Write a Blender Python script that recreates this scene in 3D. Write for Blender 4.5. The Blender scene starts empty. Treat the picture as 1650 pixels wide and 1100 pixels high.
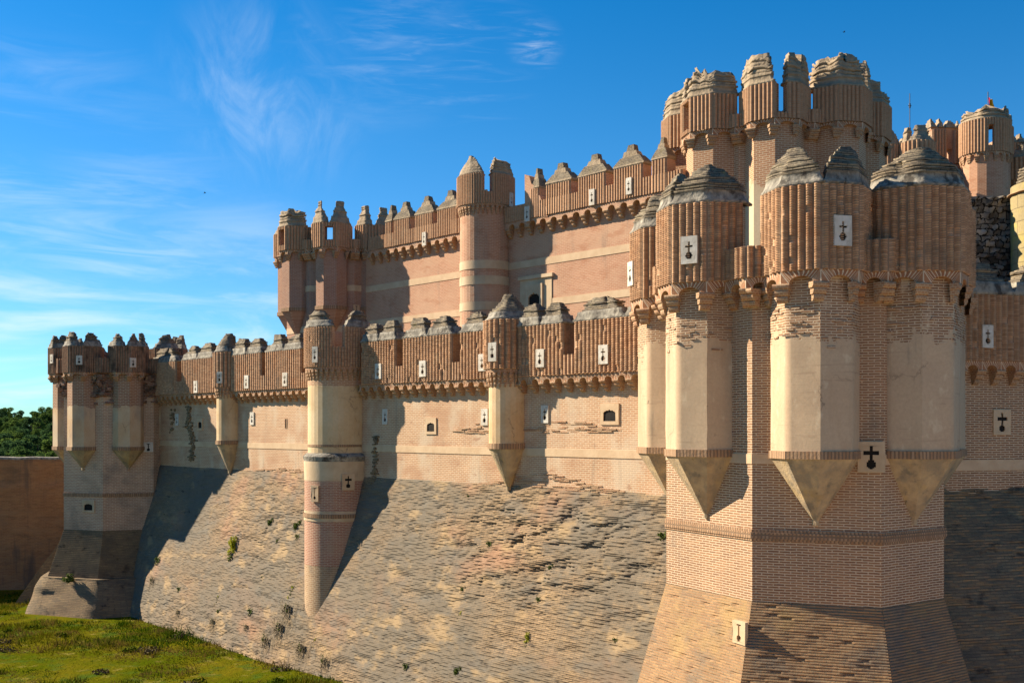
import bpy, math, random
import numpy as np
R_ = math.radians
rng = random.Random(7)

# ------------------------------------------------------------------ camera, sky, sun, exposure
scene = bpy.context.scene
F = 1750.0; HZ = 689.0                      # focal length and horizon of the photograph, in its pixels
cam_d = bpy.data.cameras.new('camera'); cam = bpy.data.objects.new('camera', cam_d)
scene.collection.objects.link(cam); scene.camera = cam
cam.rotation_euler = (R_(90), 0, 0)
cam_d.sensor_width = 36; cam_d.lens = F/1650*36; cam_d.shift_y = (HZ-550)/1650
cam_d.clip_start = 0.1; cam_d.clip_end = 6000

SUN_EL = R_(32.0); SUN_H = (-0.928, 0.371)  # towards the sun, horizontally
SUN_AZ = math.atan2(SUN_H[0], SUN_H[1])
sun_d = bpy.data.lights.new('sun', 'SUN'); sun = bpy.data.objects.new('sun', sun_d)
scene.collection.objects.link(sun)
sun_d.energy = 5.0; sun_d.angle = R_(0.55); sun_d.color = (1.0, 0.87, 0.68)
sd = (SUN_H[0]*math.cos(SUN_EL), SUN_H[1]*math.cos(SUN_EL), math.sin(SUN_EL))
sun.rotation_euler = (R_(90)-SUN_EL, 0, math.atan2(sd[1], sd[0])+R_(90))
scene.view_settings.view_transform = 'Standard'; scene.view_settings.look = 'None'
scene.view_settings.exposure = 1.36; scene.view_settings.gamma = 1.0
scene.cycles.max_bounces = 6; scene.cycles.diffuse_bounces = 4

world = bpy.data.worlds.new('World'); scene.world = world; world.use_nodes = True
wt = world.node_tree; wt.nodes.clear()
def N(t, kind, **kw):
    n = t.nodes.new(kind)
    for k, v in kw.items():
        if k.startswith('i_'):
            key = k[2:]
            n.inputs[int(key) if key.isdigit() else key].default_value = v
        else: setattr(n, k, v)
    return n
def math_(t, op, a, b=None, clamp=False):
    n = N(t, 'ShaderNodeMath', operation=op); n.use_clamp = clamp
    for i, x in enumerate((a, b)):
        if x is None: continue
        if isinstance(x, (int, float)): n.inputs[i].default_value = x
        else: t.links.new(x, n.inputs[i])
    return n.outputs[0]
def sstep(t, x, lo, hi):
    n = N(t, 'ShaderNodeMapRange', interpolation_type='SMOOTHSTEP')
    n.inputs['From Min'].default_value = lo; n.inputs['From Max'].default_value = hi
    t.links.new(x, n.inputs[0]); return n.outputs[0]
def mixc(t, fac, a, b, blend='MIX'):
    n = N(t, 'ShaderNodeMix', data_type='RGBA', blend_type=blend)
    for idx, x in ((0, fac), (6, a), (7, b)):
        if isinstance(x, (int, float)): n.inputs[idx].default_value = x
        elif isinstance(x, tuple): n.inputs[idx].default_value = (*x[:3], 1)
        else: t.links.new(x, n.inputs[idx])
    return n.outputs[2]
def build_world():
    t = wt
    sky = N(t, 'ShaderNodeTexSky', sky_type='NISHITA')
    sky.sun_disc = False; sky.sun_elevation = SUN_EL; sky.sun_rotation = SUN_AZ
    sky.air_density = 1.0; sky.dust_density = 0.1; sky.ozone_density = 3.0; sky.altitude = 800
    hs = N(t, 'ShaderNodeHueSaturation'); hs.inputs['Saturation'].default_value = 1.42; hs.inputs['Value'].default_value = 1.0
    t.links.new(sky.outputs[0], hs.inputs['Color'])
    tc = N(t, 'ShaderNodeTexCoord')
    def blob(d, r0, r1):
        l = math.sqrt(sum(c*c for c in d)); d = tuple(c/l for c in d)
        v = N(t, 'ShaderNodeVectorMath', operation='DISTANCE'); v.inputs[1].default_value = d
        t.links.new(tc.outputs['Generated'], v.inputs[0])
        return sstep(t, v.outputs['Value'], r1, r0)
    def dirp(px, py): return ((px-825)/F, 1.0, (HZ-py)/F)
    def wisps(scale, rot, seed, lo, hi, det=7.0, rough=.6, dist=.6):
        m = N(t, 'ShaderNodeMapping'); m.inputs['Rotation'].default_value = (0, R_(rot), 0); m.inputs['Scale'].default_value = scale
        m.inputs['Location'].default_value = (seed, seed*.37, seed*1.7)
        t.links.new(tc.outputs['Generated'], m.inputs[0])
        n = N(t, 'ShaderNodeTexNoise'); n.inputs['Scale'].default_value = 1; n.inputs['Detail'].default_value = det
        n.inputs['Roughness'].default_value = rough; n.inputs['Distortion'].default_value = dist
        t.links.new(m.outputs[0], n.inputs[0]); return sstep(t, n.outputs[0], lo, hi)
    parts = [
        (blob(dirp(40, 600), .02, .30), wisps((5, 3, 30), -4, 3.1, .42, .74), .62),
        (blob(dirp(380, 560), .02, .17), wisps((7, 3, 22), -10, 8.1, .40, .70), .55),
        (blob(dirp(430, 150), .0, .11), wisps((16, 4, 8), 38, 5.3, .40, .85, 8, .62, 1.0), .36),
        (blob(dirp(600, 60), .01, .10), wisps((9, 4, 34), -16, 1.3, .46, .80), .22),
        (blob(dirp(862, 72), .0, .03), wisps((16, 5, 120), 8, 2.2, .40, .74, 8, .62, 1.0), .30), (blob(dirp(700, 70), .0, .11), wisps((12, 5, 110), 6, 4.2, .46, .80, 8, .62, .8), .16),
        (blob(dirp(220, 430), .01, .13), wisps((6, 4, 46), -10, 9.4, .46, .72), .34),
        (blob(dirp(60, 90), .01, .12), wisps((7, 4, 20), -25, 6.6, .48, .8), .12),
    ]
    mask = None
    for b, w, s in parts:
        x = math_(t, 'MULTIPLY', math_(t, 'MULTIPLY', b, w), s)
        mask = x if mask is None else math_(t, 'MAXIMUM', mask, x)
    sepw = N(t, 'ShaderNodeSeparateXYZ'); t.links.new(tc.outputs['Generated'], sepw.inputs[0])
    low = sstep(t, sepw.outputs[2], .30, -.05)
    blue = mixc(t, low, hs.outputs[0], mixc(t, 1.0, hs.outputs[0], (.36, .72, .98), 'MULTIPLY'))
    col = mixc(t, mask, blue, (6.3, 7.0, 7.4))
    bg = N(t, 'ShaderNodeBackground'); bg.inputs['Strength'].default_value = 0.06
    out = N(t, 'ShaderNodeOutputWorld')
    t.links.new(col, bg.inputs[0]); t.links.new(bg.outputs[0], out.inputs[0])
build_world()

# ------------------------------------------------------------------ noise, mesh builder
def h3(ix, iy, iz, seed=0):
    n = (ix.astype(np.int64)*374761393 + iy.astype(np.int64)*668265263 + iz.astype(np.int64)*2147483647 + seed*974634777) & 0xffffffff
    n = ((n ^ (n >> 13))*1274126177) & 0xffffffff
    n = ((n ^ (n >> 15))*2246822519) & 0xffffffff
    return ((n ^ (n >> 16)) & 0xffffff)/float(0xffffff)
def vnoise(p, seed=0):
    p = np.asarray(p, float); i = np.floor(p); f = p-i; f = f*f*(3-2*f); r = 0
    for a in (0, 1):
        for b in (0, 1):
            for c in (0, 1):
                w = (f[..., 0] if a else 1-f[..., 0])*(f[..., 1] if b else 1-f[..., 1])*(f[..., 2] if c else 1-f[..., 2])
                r = r + w*h3(i[..., 0]+a, i[..., 1]+b, i[..., 2]+c, seed)
    return r
def fbm(p, seed=0, oct=4):
    p = np.asarray(p, float); s = 0; a = .5; tot = 0
    for k in range(oct):
        s = s+a*vnoise(p*(2**k)+k*17.3, seed+k); tot += a; a *= .5
    return s/tot

def auto_uv(P):
    P = np.asarray(P, float); n = np.zeros(3)
    for i in range(len(P)):
        a, b = P[i], P[(i+1) % len(P)]
        n += np.cross(a, b)
    l = np.linalg.norm(n)
    if l < 1e-12: return P[:, :2]
    n /= l
    if abs(n[2]) > .85: return P[:, :2].copy()
    t = np.cross((0, 0, 1), n); t /= np.linalg.norm(t)
    if t[0] < 0: t = -t
    return np.stack([P@t, P[:, 2]], 1)

class MB:
    def __init__(s): s.V = []; s.L = []; s.S = []; s.UV = []; s.M = []; s.n = 0; s.T = []
    def _add(s, verts, loops, sizes, uvs, mat):
        s.V.append(verts); s.L.append(loops+s.n); s.S.append(sizes); s.UV.append(uvs)
        s.M.append(np.full(len(sizes), mat, np.int32)); s.n += len(verts)
    def grid(s, P, UV=None, mat=0):
        P = np.asarray(P, float); r, c = P.shape[:2]
        idx = np.arange(r*c).reshape(r, c)
        q = np.stack([idx[:-1, :-1], idx[:-1, 1:], idx[1:, 1:], idx[1:, :-1]], -1).reshape(-1, 4)
        if UV is None: UV = np.stack(np.meshgrid(np.arange(c), np.arange(r)), -1).astype(float)
        UV = np.asarray(UV, float).reshape(-1, 2)
        s._add(P.reshape(-1, 3), q.reshape(-1), np.full(len(q), 4), UV[q.reshape(-1)], mat)
    def poly(s, pts, mat=0, uv=None):
        P = np.asarray(pts, float)
        s._add(P, np.arange(len(P)), np.array([len(P)]), np.asarray(uv if uv is not None else auto_uv(P), float), mat)
    def quad(s, a, b, c, d, mat=0, uv=None): s.poly([a, b, c, d], mat, uv)
    def tris(s, P, UV, mat=0, k=3):
        P = np.asarray(P, float).reshape(-1, 3); n = len(P)
        s._add(P, np.arange(n), np.full(n//k, k), np.asarray(UV, float).reshape(-1, 2), mat)
    def prism(s, poly, z0, z1, mat=0, top=True, bot=False, poly2=None, mtop=None, u0=0):
        poly = [np.asarray(p, float) for p in poly]; p2 = poly2 if poly2 is not None else poly
        u = u0
        for i in range(len(poly)):
            j = (i+1) % len(poly); a, b = poly[i], poly[j]; c, d = p2[j], p2[i]; L = np.linalg.norm(b-a)
            s.quad((*a, z0), (*b, z0), (*c, z1), (*d, z1), mat, [(u, z0), (u+L, z0), (u+L, z1), (u, z1)]); u += L
        if top: s.poly([(*p, z1) for p in p2], mtop if mtop is not None else mat)
        if bot: s.poly([(*p, z0) for p in poly[::-1]], mat)
    def box(s, c, t, n, w, d, z0, z1, mat=0):    # centre of the back face, tangent, outward normal
        c, t, n = map(lambda q: np.asarray(q, float)[:2], (c, t, n))
        s.prism([c-t*w/2, c-t*w/2+n*d, c+t*w/2+n*d, c+t*w/2], z0, z1, mat, True, True)
    def verts(s): return np.concatenate(s.V)
    def warp(s, fn):
        s.V = [fn(v) for v in s.V]
    def jitter(s, amp, scale, seed=0):
        def fn(v): return v+amp*2*np.stack([vnoise(v*scale+11, seed+1)-.5, vnoise(v*scale+37, seed+2)-.5, vnoise(v*scale+71, seed+3)-.5], -1)
        s.warp(fn); return s
    def build(s, name, mats, parent=None, smooth=False):
        V = s.verts(); o = parent; off = np.zeros(3)
        while o is not None: off += np.array(o.location); o = o.parent
        V = V-off
        L = np.concatenate(s.L).astype(np.int32); S = np.concatenate(s.S).astype(np.int32)
        me = bpy.data.meshes.new(name)
        me.vertices.add(len(V)); me.vertices.foreach_set('co', V.astype(np.float32).ravel())
        me.loops.add(len(L)); me.loops.foreach_set('vertex_index', L)
        me.polygons.add(len(S)); me.polygons.foreach_set('loop_start', np.concatenate([[0], np.cumsum(S)[:-1]]).astype(np.int32))
        me.polygons.foreach_set('loop_total', S)
        me.polygons.foreach_set('material_index', np.concatenate(s.M))
        if smooth: me.polygons.foreach_set('use_smooth', np.ones(len(S), bool))
        uv = me.uv_layers.new(name='UVMap'); uv.data.foreach_set('uv', np.concatenate(s.UV).astype(np.float32).ravel())
        me.update(calc_edges=True)
        for m in (mats if isinstance(mats, (list, tuple)) else [mats]): me.materials.append(m)
        ob = bpy.data.objects.new(name, me); scene.collection.objects.link(ob)
        if parent is not None: ob.parent = parent
        return ob

def thing(name, label, cat, loc, group=None):
    o = bpy.data.objects.new(name, None); scene.collection.objects.link(o)
    o.location = loc; o.empty_display_size = .2
    o['label'] = label; o['category'] = cat
    if group: o['group'] = group
    return o
def tag(o, label, cat, group=None):
    o['label'] = label; o['category'] = cat
    if group: o['group'] = group
    return o
def setting(o, kind='structure'): o['kind'] = kind; return o

# ------------------------------------------------------------------ materials
def stain_nodes(t, col, stains):
    geo = N(t, 'ShaderNodeNewGeometry')
    for (c, scale, lo, hi, strength, seed) in stains:
        m = N(t, 'ShaderNodeMapping'); m.inputs['Scale'].default_value = scale if isinstance(scale, tuple) else (scale,)*3
        m.inputs['Location'].default_value = (seed*3.7, seed*1.9, seed*5.3)
        t.links.new(geo.outputs['Position'], m.inputs[0])
        n = N(t, 'ShaderNodeTexNoise'); n.inputs['Scale'].default_value = 1; n.inputs['Detail'].default_value = 6; n.inputs['Roughness'].default_value = .62
        t.links.new(m.outputs[0], n.inputs[0])
        f = math_(t, 'MULTIPLY', sstep(t, n.outputs[0], lo, hi), strength)
        col = mixc(t, f, col, c)
    return col
def new_mat(name):
    m = bpy.data.materials.new(name); m.use_nodes = True; t = m.node_tree; t.nodes.clear()
    b = N(t, 'ShaderNodeBsdfPrincipled'); b.inputs['Roughness'].default_value = .92; b.inputs['Specular IOR Level'].default_value = .2
    o = N(t, 'ShaderNodeOutputMaterial'); t.links.new(b.outputs[0], o.inputs[0])
    return m, t, b
def brick_mat(name, c1, c2, cm, row=.1, bw=.3, ms=.02, off=.5, stains=(), bump=.5, dist=.02, plaster=None, wobble=.012, var=.35, grime=None):
    m, t, b = new_mat(name)
    uv = N(t, 'ShaderNodeUVMap'); geo = N(t, 'ShaderNodeNewGeometry')
    wn = N(t, 'ShaderNodeTexNoise'); wn.inputs['Scale'].default_value = 2.2; wn.inputs['Detail'].default_value = 3
    t.links.new(geo.outputs['Position'], wn.inputs[0])
    sub = N(t, 'ShaderNodeVectorMath', operation='SUBTRACT'); sub.inputs[1].default_value = (.5, .5, .5); t.links.new(wn.outputs['Color'], sub.inputs[0])
    sc = N(t, 'ShaderNodeVectorMath', operation='SCALE'); sc.inputs['Scale'].default_value = wobble*4; t.links.new(sub.outputs[0], sc.inputs[0])
    add = N(t, 'ShaderNodeVectorMath', operation='ADD'); t.links.new(uv.outputs[0], add.inputs[0]); t.links.new(sc.outputs[0], add.inputs[1])
    br = N(t, 'ShaderNodeTexBrick', offset=off)
    br.inputs['Color1'].default_value = (*c1, 1); br.inputs['Color2'].default_value = (*c2, 1); br.inputs['Mortar'].default_value = (*cm, 1)
    br.inputs['Scale'].default_value = 1; br.inputs['Mortar Size'].default_value = ms; br.inputs['Mortar Smooth'].default_value = .25
    br.inputs['Brick Width'].default_value = bw; br.inputs['Row Height'].default_value = row
    t.links.new(add.outputs[0], br.inputs[0])
    n2 = N(t, 'ShaderNodeTexNoise'); n2.inputs['Scale'].default_value = 9; n2.inputs['Detail'].default_value = 6; n2.inputs['Roughness'].default_value = .7
    t.links.new(geo.outputs['Position'], n2.inputs[0])
    n3 = N(t, 'ShaderNodeTexNoise'); n3.inputs['Scale'].default_value = .45; n3.inputs['Detail'].default_value = 5; n3.inputs['Roughness'].default_value = .6
    t.links.new(geo.outputs['Position'], n3.inputs[0])
    v = math_(t, 'ADD', math_(t, 'MULTIPLY', n2.outputs[0], var*1.3), math_(t, 'MULTIPLY', n3.outputs[0], var*1.3))
    v = math_(t, 'ADD', v, 1-var*1.3)
    comb = N(t, 'ShaderNodeCombineColor'); [t.links.new(v, comb.inputs[i]) for i in range(3)]
    col = mixc(t, 1.0, br.outputs['Color'], comb.outputs[0], 'MULTIPLY')
    hgt = math_(t, 'ADD', math_(t, 'MULTIPLY', br.outputs['Fac'], -.5), math_(t, 'MULTIPLY', n2.outputs[0], .6))
    if plaster:
        pc, pc2, zth, amp, sgn = plaster
        sep = N(t, 'ShaderNodeSeparateXYZ'); t.links.new(geo.outputs['Position'], sep.inputs[0])
        n4 = N(t, 'ShaderNodeTexNoise'); n4.inputs['Scale'].default_value = 1.1; n4.inputs['Detail'].default_value = 7; n4.inputs['Roughness'].default_value = .65
        t.links.new(geo.outputs['Position'], n4.inputs[0])
        x = math_(t, 'ADD', math_(t, 'MULTIPLY', math_(t, 'SUBTRACT', zth, sep.outputs[2]), sgn), math_(t, 'MULTIPLY', math_(t, 'SUBTRACT', n4.outputs[0], .5), amp))
        f = sstep(t, x, -.03, .03)
        n5 = N(t, 'ShaderNodeTexNoise'); n5.inputs['Scale'].default_value = .85; n5.inputs['Detail'].default_value = 8; n5.inputs['Roughness'].default_value = .68
        m5 = N(t, 'ShaderNodeMapping'); m5.inputs['Location'].default_value = (3.3, 8.1, 1.4); t.links.new(geo.outputs['Position'], m5.inputs[0]); t.links.new(m5.outputs[0], n5.inputs[0])
        f = math_(t, 'MULTIPLY', f, sstep(t, n5.outputs[0], .70, .68))
        pcol = mixc(t, sstep(t, n3.outputs[0], .35, .65), pc, pc2)
        pcol = mixc(t, 1.0, pcol, comb.outputs[0], 'MULTIPLY')
        vo = N(t, 'ShaderNodeTexVoronoi', feature='DISTANCE_TO_EDGE'); vo.inputs['Scale'].default_value = .42
        wv_ = N(t, 'ShaderNodeVectorMath', operation='ADD'); sv_ = N(t, 'ShaderNodeVectorMath', operation='SCALE'); sv_.inputs['Scale'].default_value = 1.3
        t.links.new(n4.outputs['Color'], sv_.inputs[0]); t.links.new(geo.outputs['Position'], wv_.inputs[0]); t.links.new(sv_.outputs[0], wv_.inputs[1]); t.links.new(wv_.outputs[0], vo.inputs['Vector'])
        crack = math_(t, 'MULTIPLY', sstep(t, vo.outputs['Distance'], .014, .004), sstep(t, n3.outputs[0], .50, .62))
        pcol = mixc(t, math_(t, 'MULTIPLY', crack, .5), pcol, (.10, .07, .045))
        # faint levelling lines where the lifts of plaster meet
        col = mixc(t, f, col, pcol)
        hgt = math_(t, 'ADD', math_(t, 'MULTIPLY', hgt, math_(t, 'SUBTRACT', 1.0, math_(t, 'MULTIPLY', f, .96))), math_(t, 'ADD', math_(t, 'MULTIPLY', f, .5), math_(t, 'MULTIPLY', math_(t, 'MULTIPLY', f, n2.outputs[0]), .25)))
    col = stain_nodes(t, col, stains)
    bp = N(t, 'ShaderNodeBump'); bp.inputs['Strength'].default_value = bump; bp.inputs['Distance'].default_value = dist
    t.links.new(hgt, bp.inputs['Height']); t.links.new(bp.outputs[0], b.inputs['Normal'])
    t.links.new(col, b.inputs['Base Color'])
    return m
def noise_mat(name, c1, c2, scale=1.0, stains=(), bump=.3, dist=.03, bscale=12, rough=.92, det=7, spec=.2, transl=0):
    m, t, b = new_mat(name); geo = N(t, 'ShaderNodeNewGeometry')
    n = N(t, 'ShaderNodeTexNoise'); n.inputs['Scale'].default_value = scale; n.inputs['Detail'].default_value = det; n.inputs['Roughness'].default_value = .65
    t.links.new(geo.outputs['Position'], n.inputs[0])
    col = mixc(t, sstep(t, n.outputs[0], .3, .7), c1, c2)
    col = stain_nodes(t, col, stains)
    n2 = N(t, 'ShaderNodeTexNoise'); n2.inputs['Scale'].default_value = bscale; n2.inputs['Detail'].default_value = 6
    t.links.new(geo.outputs['Position'], n2.inputs[0])
    bp = N(t, 'ShaderNodeBump'); bp.inputs['Strength'].default_value = bump; bp.inputs['Distance'].default_value = dist
    t.links.new(n2.outputs[0], bp.inputs['Height']); t.links.new(bp.outputs[0], b.inputs['Normal'])
    t.links.new(col, b.inputs['Base Color']); b.inputs['Roughness'].default_value = rough; b.inputs['Specular IOR Level'].default_value = spec
    if transl:
        tr = N(t, 'ShaderNodeBsdfTranslucent'); t.links.new(col, tr.inputs[0]); mx = N(t, 'ShaderNodeMixShader'); mx.inputs[0].default_value = transl
        o = [n_ for n_ in t.nodes if n_.type == 'OUTPUT_MATERIAL'][0]
        t.links.new(b.outputs[0], mx.inputs[1]); t.links.new(tr.outputs[0], mx.inputs[2]); t.links.new(mx.outputs[0], o.inputs[0])
    return m

GREY = (.13, .12, .10); DARK = (.035, .028, .022); LICH = (.20, .17, .09); CREAM = (.56, .425, .275)
M = {}
LEAF = dict(bump=0)
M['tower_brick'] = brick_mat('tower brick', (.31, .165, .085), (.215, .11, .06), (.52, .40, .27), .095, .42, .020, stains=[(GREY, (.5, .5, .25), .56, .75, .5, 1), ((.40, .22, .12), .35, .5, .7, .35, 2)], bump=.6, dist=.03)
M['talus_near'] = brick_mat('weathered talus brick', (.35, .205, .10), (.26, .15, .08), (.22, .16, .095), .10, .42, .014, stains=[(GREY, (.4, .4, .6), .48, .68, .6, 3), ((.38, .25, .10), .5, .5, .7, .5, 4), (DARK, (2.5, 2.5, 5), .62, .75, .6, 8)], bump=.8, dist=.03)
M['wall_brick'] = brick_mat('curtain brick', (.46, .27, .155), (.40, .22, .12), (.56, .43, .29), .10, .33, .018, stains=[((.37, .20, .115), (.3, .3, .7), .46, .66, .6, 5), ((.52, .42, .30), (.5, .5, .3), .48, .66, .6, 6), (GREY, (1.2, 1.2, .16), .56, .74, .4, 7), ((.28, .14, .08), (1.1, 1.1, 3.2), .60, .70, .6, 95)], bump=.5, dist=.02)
M['reveal'] = brick_mat('shade toned reveal brick', (.27, .135, .065), (.21, .10, .05), (.30, .2, .12), .1, .33, .018, stains=[(DARK, .9, .5, .7, .5, 64)], bump=.5)  # brick darkened so the colour carries the shade on embrasure sides
M['band'] = noise_mat('cream render band', (.56, .41, .26), (.48, .33, .2), 1.3, bump=.25)
M['talus'] = brick_mat('eroded talus brick', (.30, .20, .108), (.22, .15, .085), (.09, .07, .048), .085, .42, .013,
    stains=[((.34, .18, .105), (.18, .18, .3), .50, .66, .6, 12), ((.135, .115, .085), (.13, .13, .2), .40, .60, .8, 9), ((.14, .125, .10), (.6, .6, 1.0), .50, .66, .6, 19), ((.10, .085, .065), (.9, .9, .14), .56, .70, .5, 68), ((.37, .25, .125), (.45, .45, .8), .54, .68, .65, 10), (DARK, (1.1, 1.1, 3), .60, .72, .75, 11)], bump=.55, dist=.025, var=.5)
M['rib'] = brick_mat('moulded rib brick', (.55, .325, .185), (.36, .20, .11), (.25, .17, .11), 1.0, 1.0, .13, 0, stains=[((.50, .36, .22), 1.1, .55, .75, .45, 13), (GREY, (.9, .9, .5), .56, .75, .55, 14), ((.40, .17, .07), .6, .5, .7, .4, 15)], bump=.7, dist=.02, wobble=.03)
M['rib_far'] = brick_mat('moulded rib brick far', (.43, .245, .135), (.36, .19, .10), (.36, .25, .16), 1.0, 1.0, .12, 0, stains=[((.46, .32, .2), .7, .55, .75, .45, 16), (GREY, (.9, .9, .5), .6, .78, .4, 17)], bump=.5, dist=.02, wobble=.03)
M['vouss'] = brick_mat('radial arch brick', (.34, .16, .08), (.25, .115, .06), (.56, .43, .30), 1.0, 3.0, .16, 0, stains=[(CREAM, 1.3, .52, .72, .5, 18), (GREY, 1.2, .58, .75, .4, 19)], bump=.6, dist=.03)
M['corbel'] = brick_mat('corbel stone and brick', (.38, .22, .12), (.29, .15, .08), (.44, .32, .2), .085, .16, .014, stains=[((.30, .13, .07), 1.0, .5, .7, .6, 20), (GREY, 1.2, .58, .75, .4, 21)], bump=.7, dist=.03)
M['soldier'] = brick_mat('upright brick course', (.38, .24, .14), (.3, .17, .09), (.2, .13, .08), 4.0, .14, .03, 0, stains=[(GREY, .8, .55, .75, .4, 22)], bump=.9, dist=.04)
M['cap'] = brick_mat('weathered cap brick', (.25, .195, .125), (.16, .13, .095), (.06, .05, .04), .085, .45, .014, stains=[((.30, .25, .17), 1.6, .5, .68, .6, 23), ((.24, .20, .055), 1.2, .62, .74, .6, 24), (DARK, 2.4, .58, .72, .7, 25)], bump=.9, dist=.05, var=.6)
M['coping'] = noise_mat('grey mortar coping', (.30, .27, .215), (.12, .105, .085), 2.6, [((.42, .37, .29), 1.5, .54, .66, .7, 26), (DARK, (2.0, 2.0, 1.4), .52, .64, .8, 27)], bump=.9, dist=.05, bscale=7)
M['plaster'] = noise_mat('cream lime plaster', CREAM, (.46, .33, .2), .9, [((.34, .24, .15), (.8, .8, .3), .55, .75, .5, 28), (GREY, (1.5, 1.5, .4), .6, .78, .4, 29)], bump=.25, dist=.03, bscale=9)
M['cone'] = noise_mat('lichen stained cone', (.46, .34, .20), (.29, .215, .135), 1.5, [((.22, .19, .145), (2.2, 2.2, .35), .48, .66, .6, 66), ((.42, .27, .08), (1.2, 1.2, .6), .52, .7, .45, 30), (GREY, 1.9, .52, .70, .65, 31), (DARK, 3.2, .64, .72, .6, 67)], bump=.6, dist=.04)
M['plinth'] = brick_mat('weathered plinth', (.28, .19, .10), (.21, .14, .08), (.17, .13, .08), .12, .4, .016, stains=[((.12, .10, .07), (.5, .5, .7), .46, .66, .65, 91), (DARK, (.9, .9, 1.6), .56, .7, .75, 92), ((.34, .25, .13), .8, .6, .72, .5, 93)], bump=1.0, dist=.06)
M['lime'] = noise_mat('white limestone plaque', (.60, .56, .49), (.50, .45, .37), 3.0, [((.34, .29, .22), (3.5, 3.5, .9), .48, .68, .6, 32), (GREY, 2.2, .55, .72, .5, 94)], bump=.5, dist=.02)
M['dark'] = noise_mat('painted opening shade', (.012, .010, .008), (.02, .016, .013), 2.0, bump=0)  # near-black floor paints the inner shade of shallow openings
M['inner_brick'] = brick_mat('pink keep brick', (.43, .22, .13), (.38, .185, .105), (.50, .33, .22), .10, .33, .016, stains=[((.48, .30, .19), (.3, .3, .5), .44, .64, .6, 33), ((.34, .15, .08), (.7, .7, 1.6), .52, .68, .55, 34), (GREY, (1, 1, .18), .56, .74, .4, 35)], bump=.4, dist=.02)
M['gallery'] = noise_mat('keep cap brick', (.34, .26, .17), (.22, .165, .11), 2.0, [(GREY, 1.5, .52, .7, .6, 36), ((.24, .20, .08), 1.5, .6, .75, .5, 37)], bump=.8, dist=.06, bscale=6)
M['earth_brick'] = brick_mat('counterscarp brick', (.34, .17, .07), (.26, .125, .055), (.33, .18, .085), .13, .45, .016, stains=[((.10, .075, .055), (.9, .9, .10), .50, .66, .75, 65), ((.13, .08, .045), (.25, .25, .9), .5, .7, .6, 39), ((.30, .18, .09), (.3, .3, 1.2), .5, .72, .5, 40)], bump=.6, dist=.04)

# ------------------------------------------------------------------ plan geometry helpers
def A(al): al = R_(al); return np.array([math.sin(al), -math.cos(al)])   # plan direction; 0 looks at the camera side, + to the right
def perp(n): return np.array([-n[1], n[0]])
class Wall:
    """vertical plane through p0 with tangent t (to the right as seen from outside) and outward normal n"""
    def __init__(s, p0, t):
        s.p = np.asarray(p0, float); s.t = np.asarray(t, float)/np.linalg.norm(t); s.n = np.array([s.t[1], -s.t[0]])
    def P(s, a, o=0.0): return s.p+s.t*a+s.n*o
    def V(s, a, o, z): q = s.P(a, o); return np.array([q[0], q[1], z])
    def at(s, px, o=0.0):
        x = (px-825)/F; q = s.p+s.n*o
        return (x*q[1]-q[0])/(s.t[0]-x*s.t[1])
    def hit(s, px, py, o=0.0):
        a = s.at(px, o); return a, (HZ-py)/F*s.P(a, o)[1]
    def k(s, px, o=0.0): return F/s.P(s.at(px, o), o)[1]
def edge_wall(p0, p1): return Wall(p0, np.asarray(p1, float)-np.asarray(p0, float))

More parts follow.
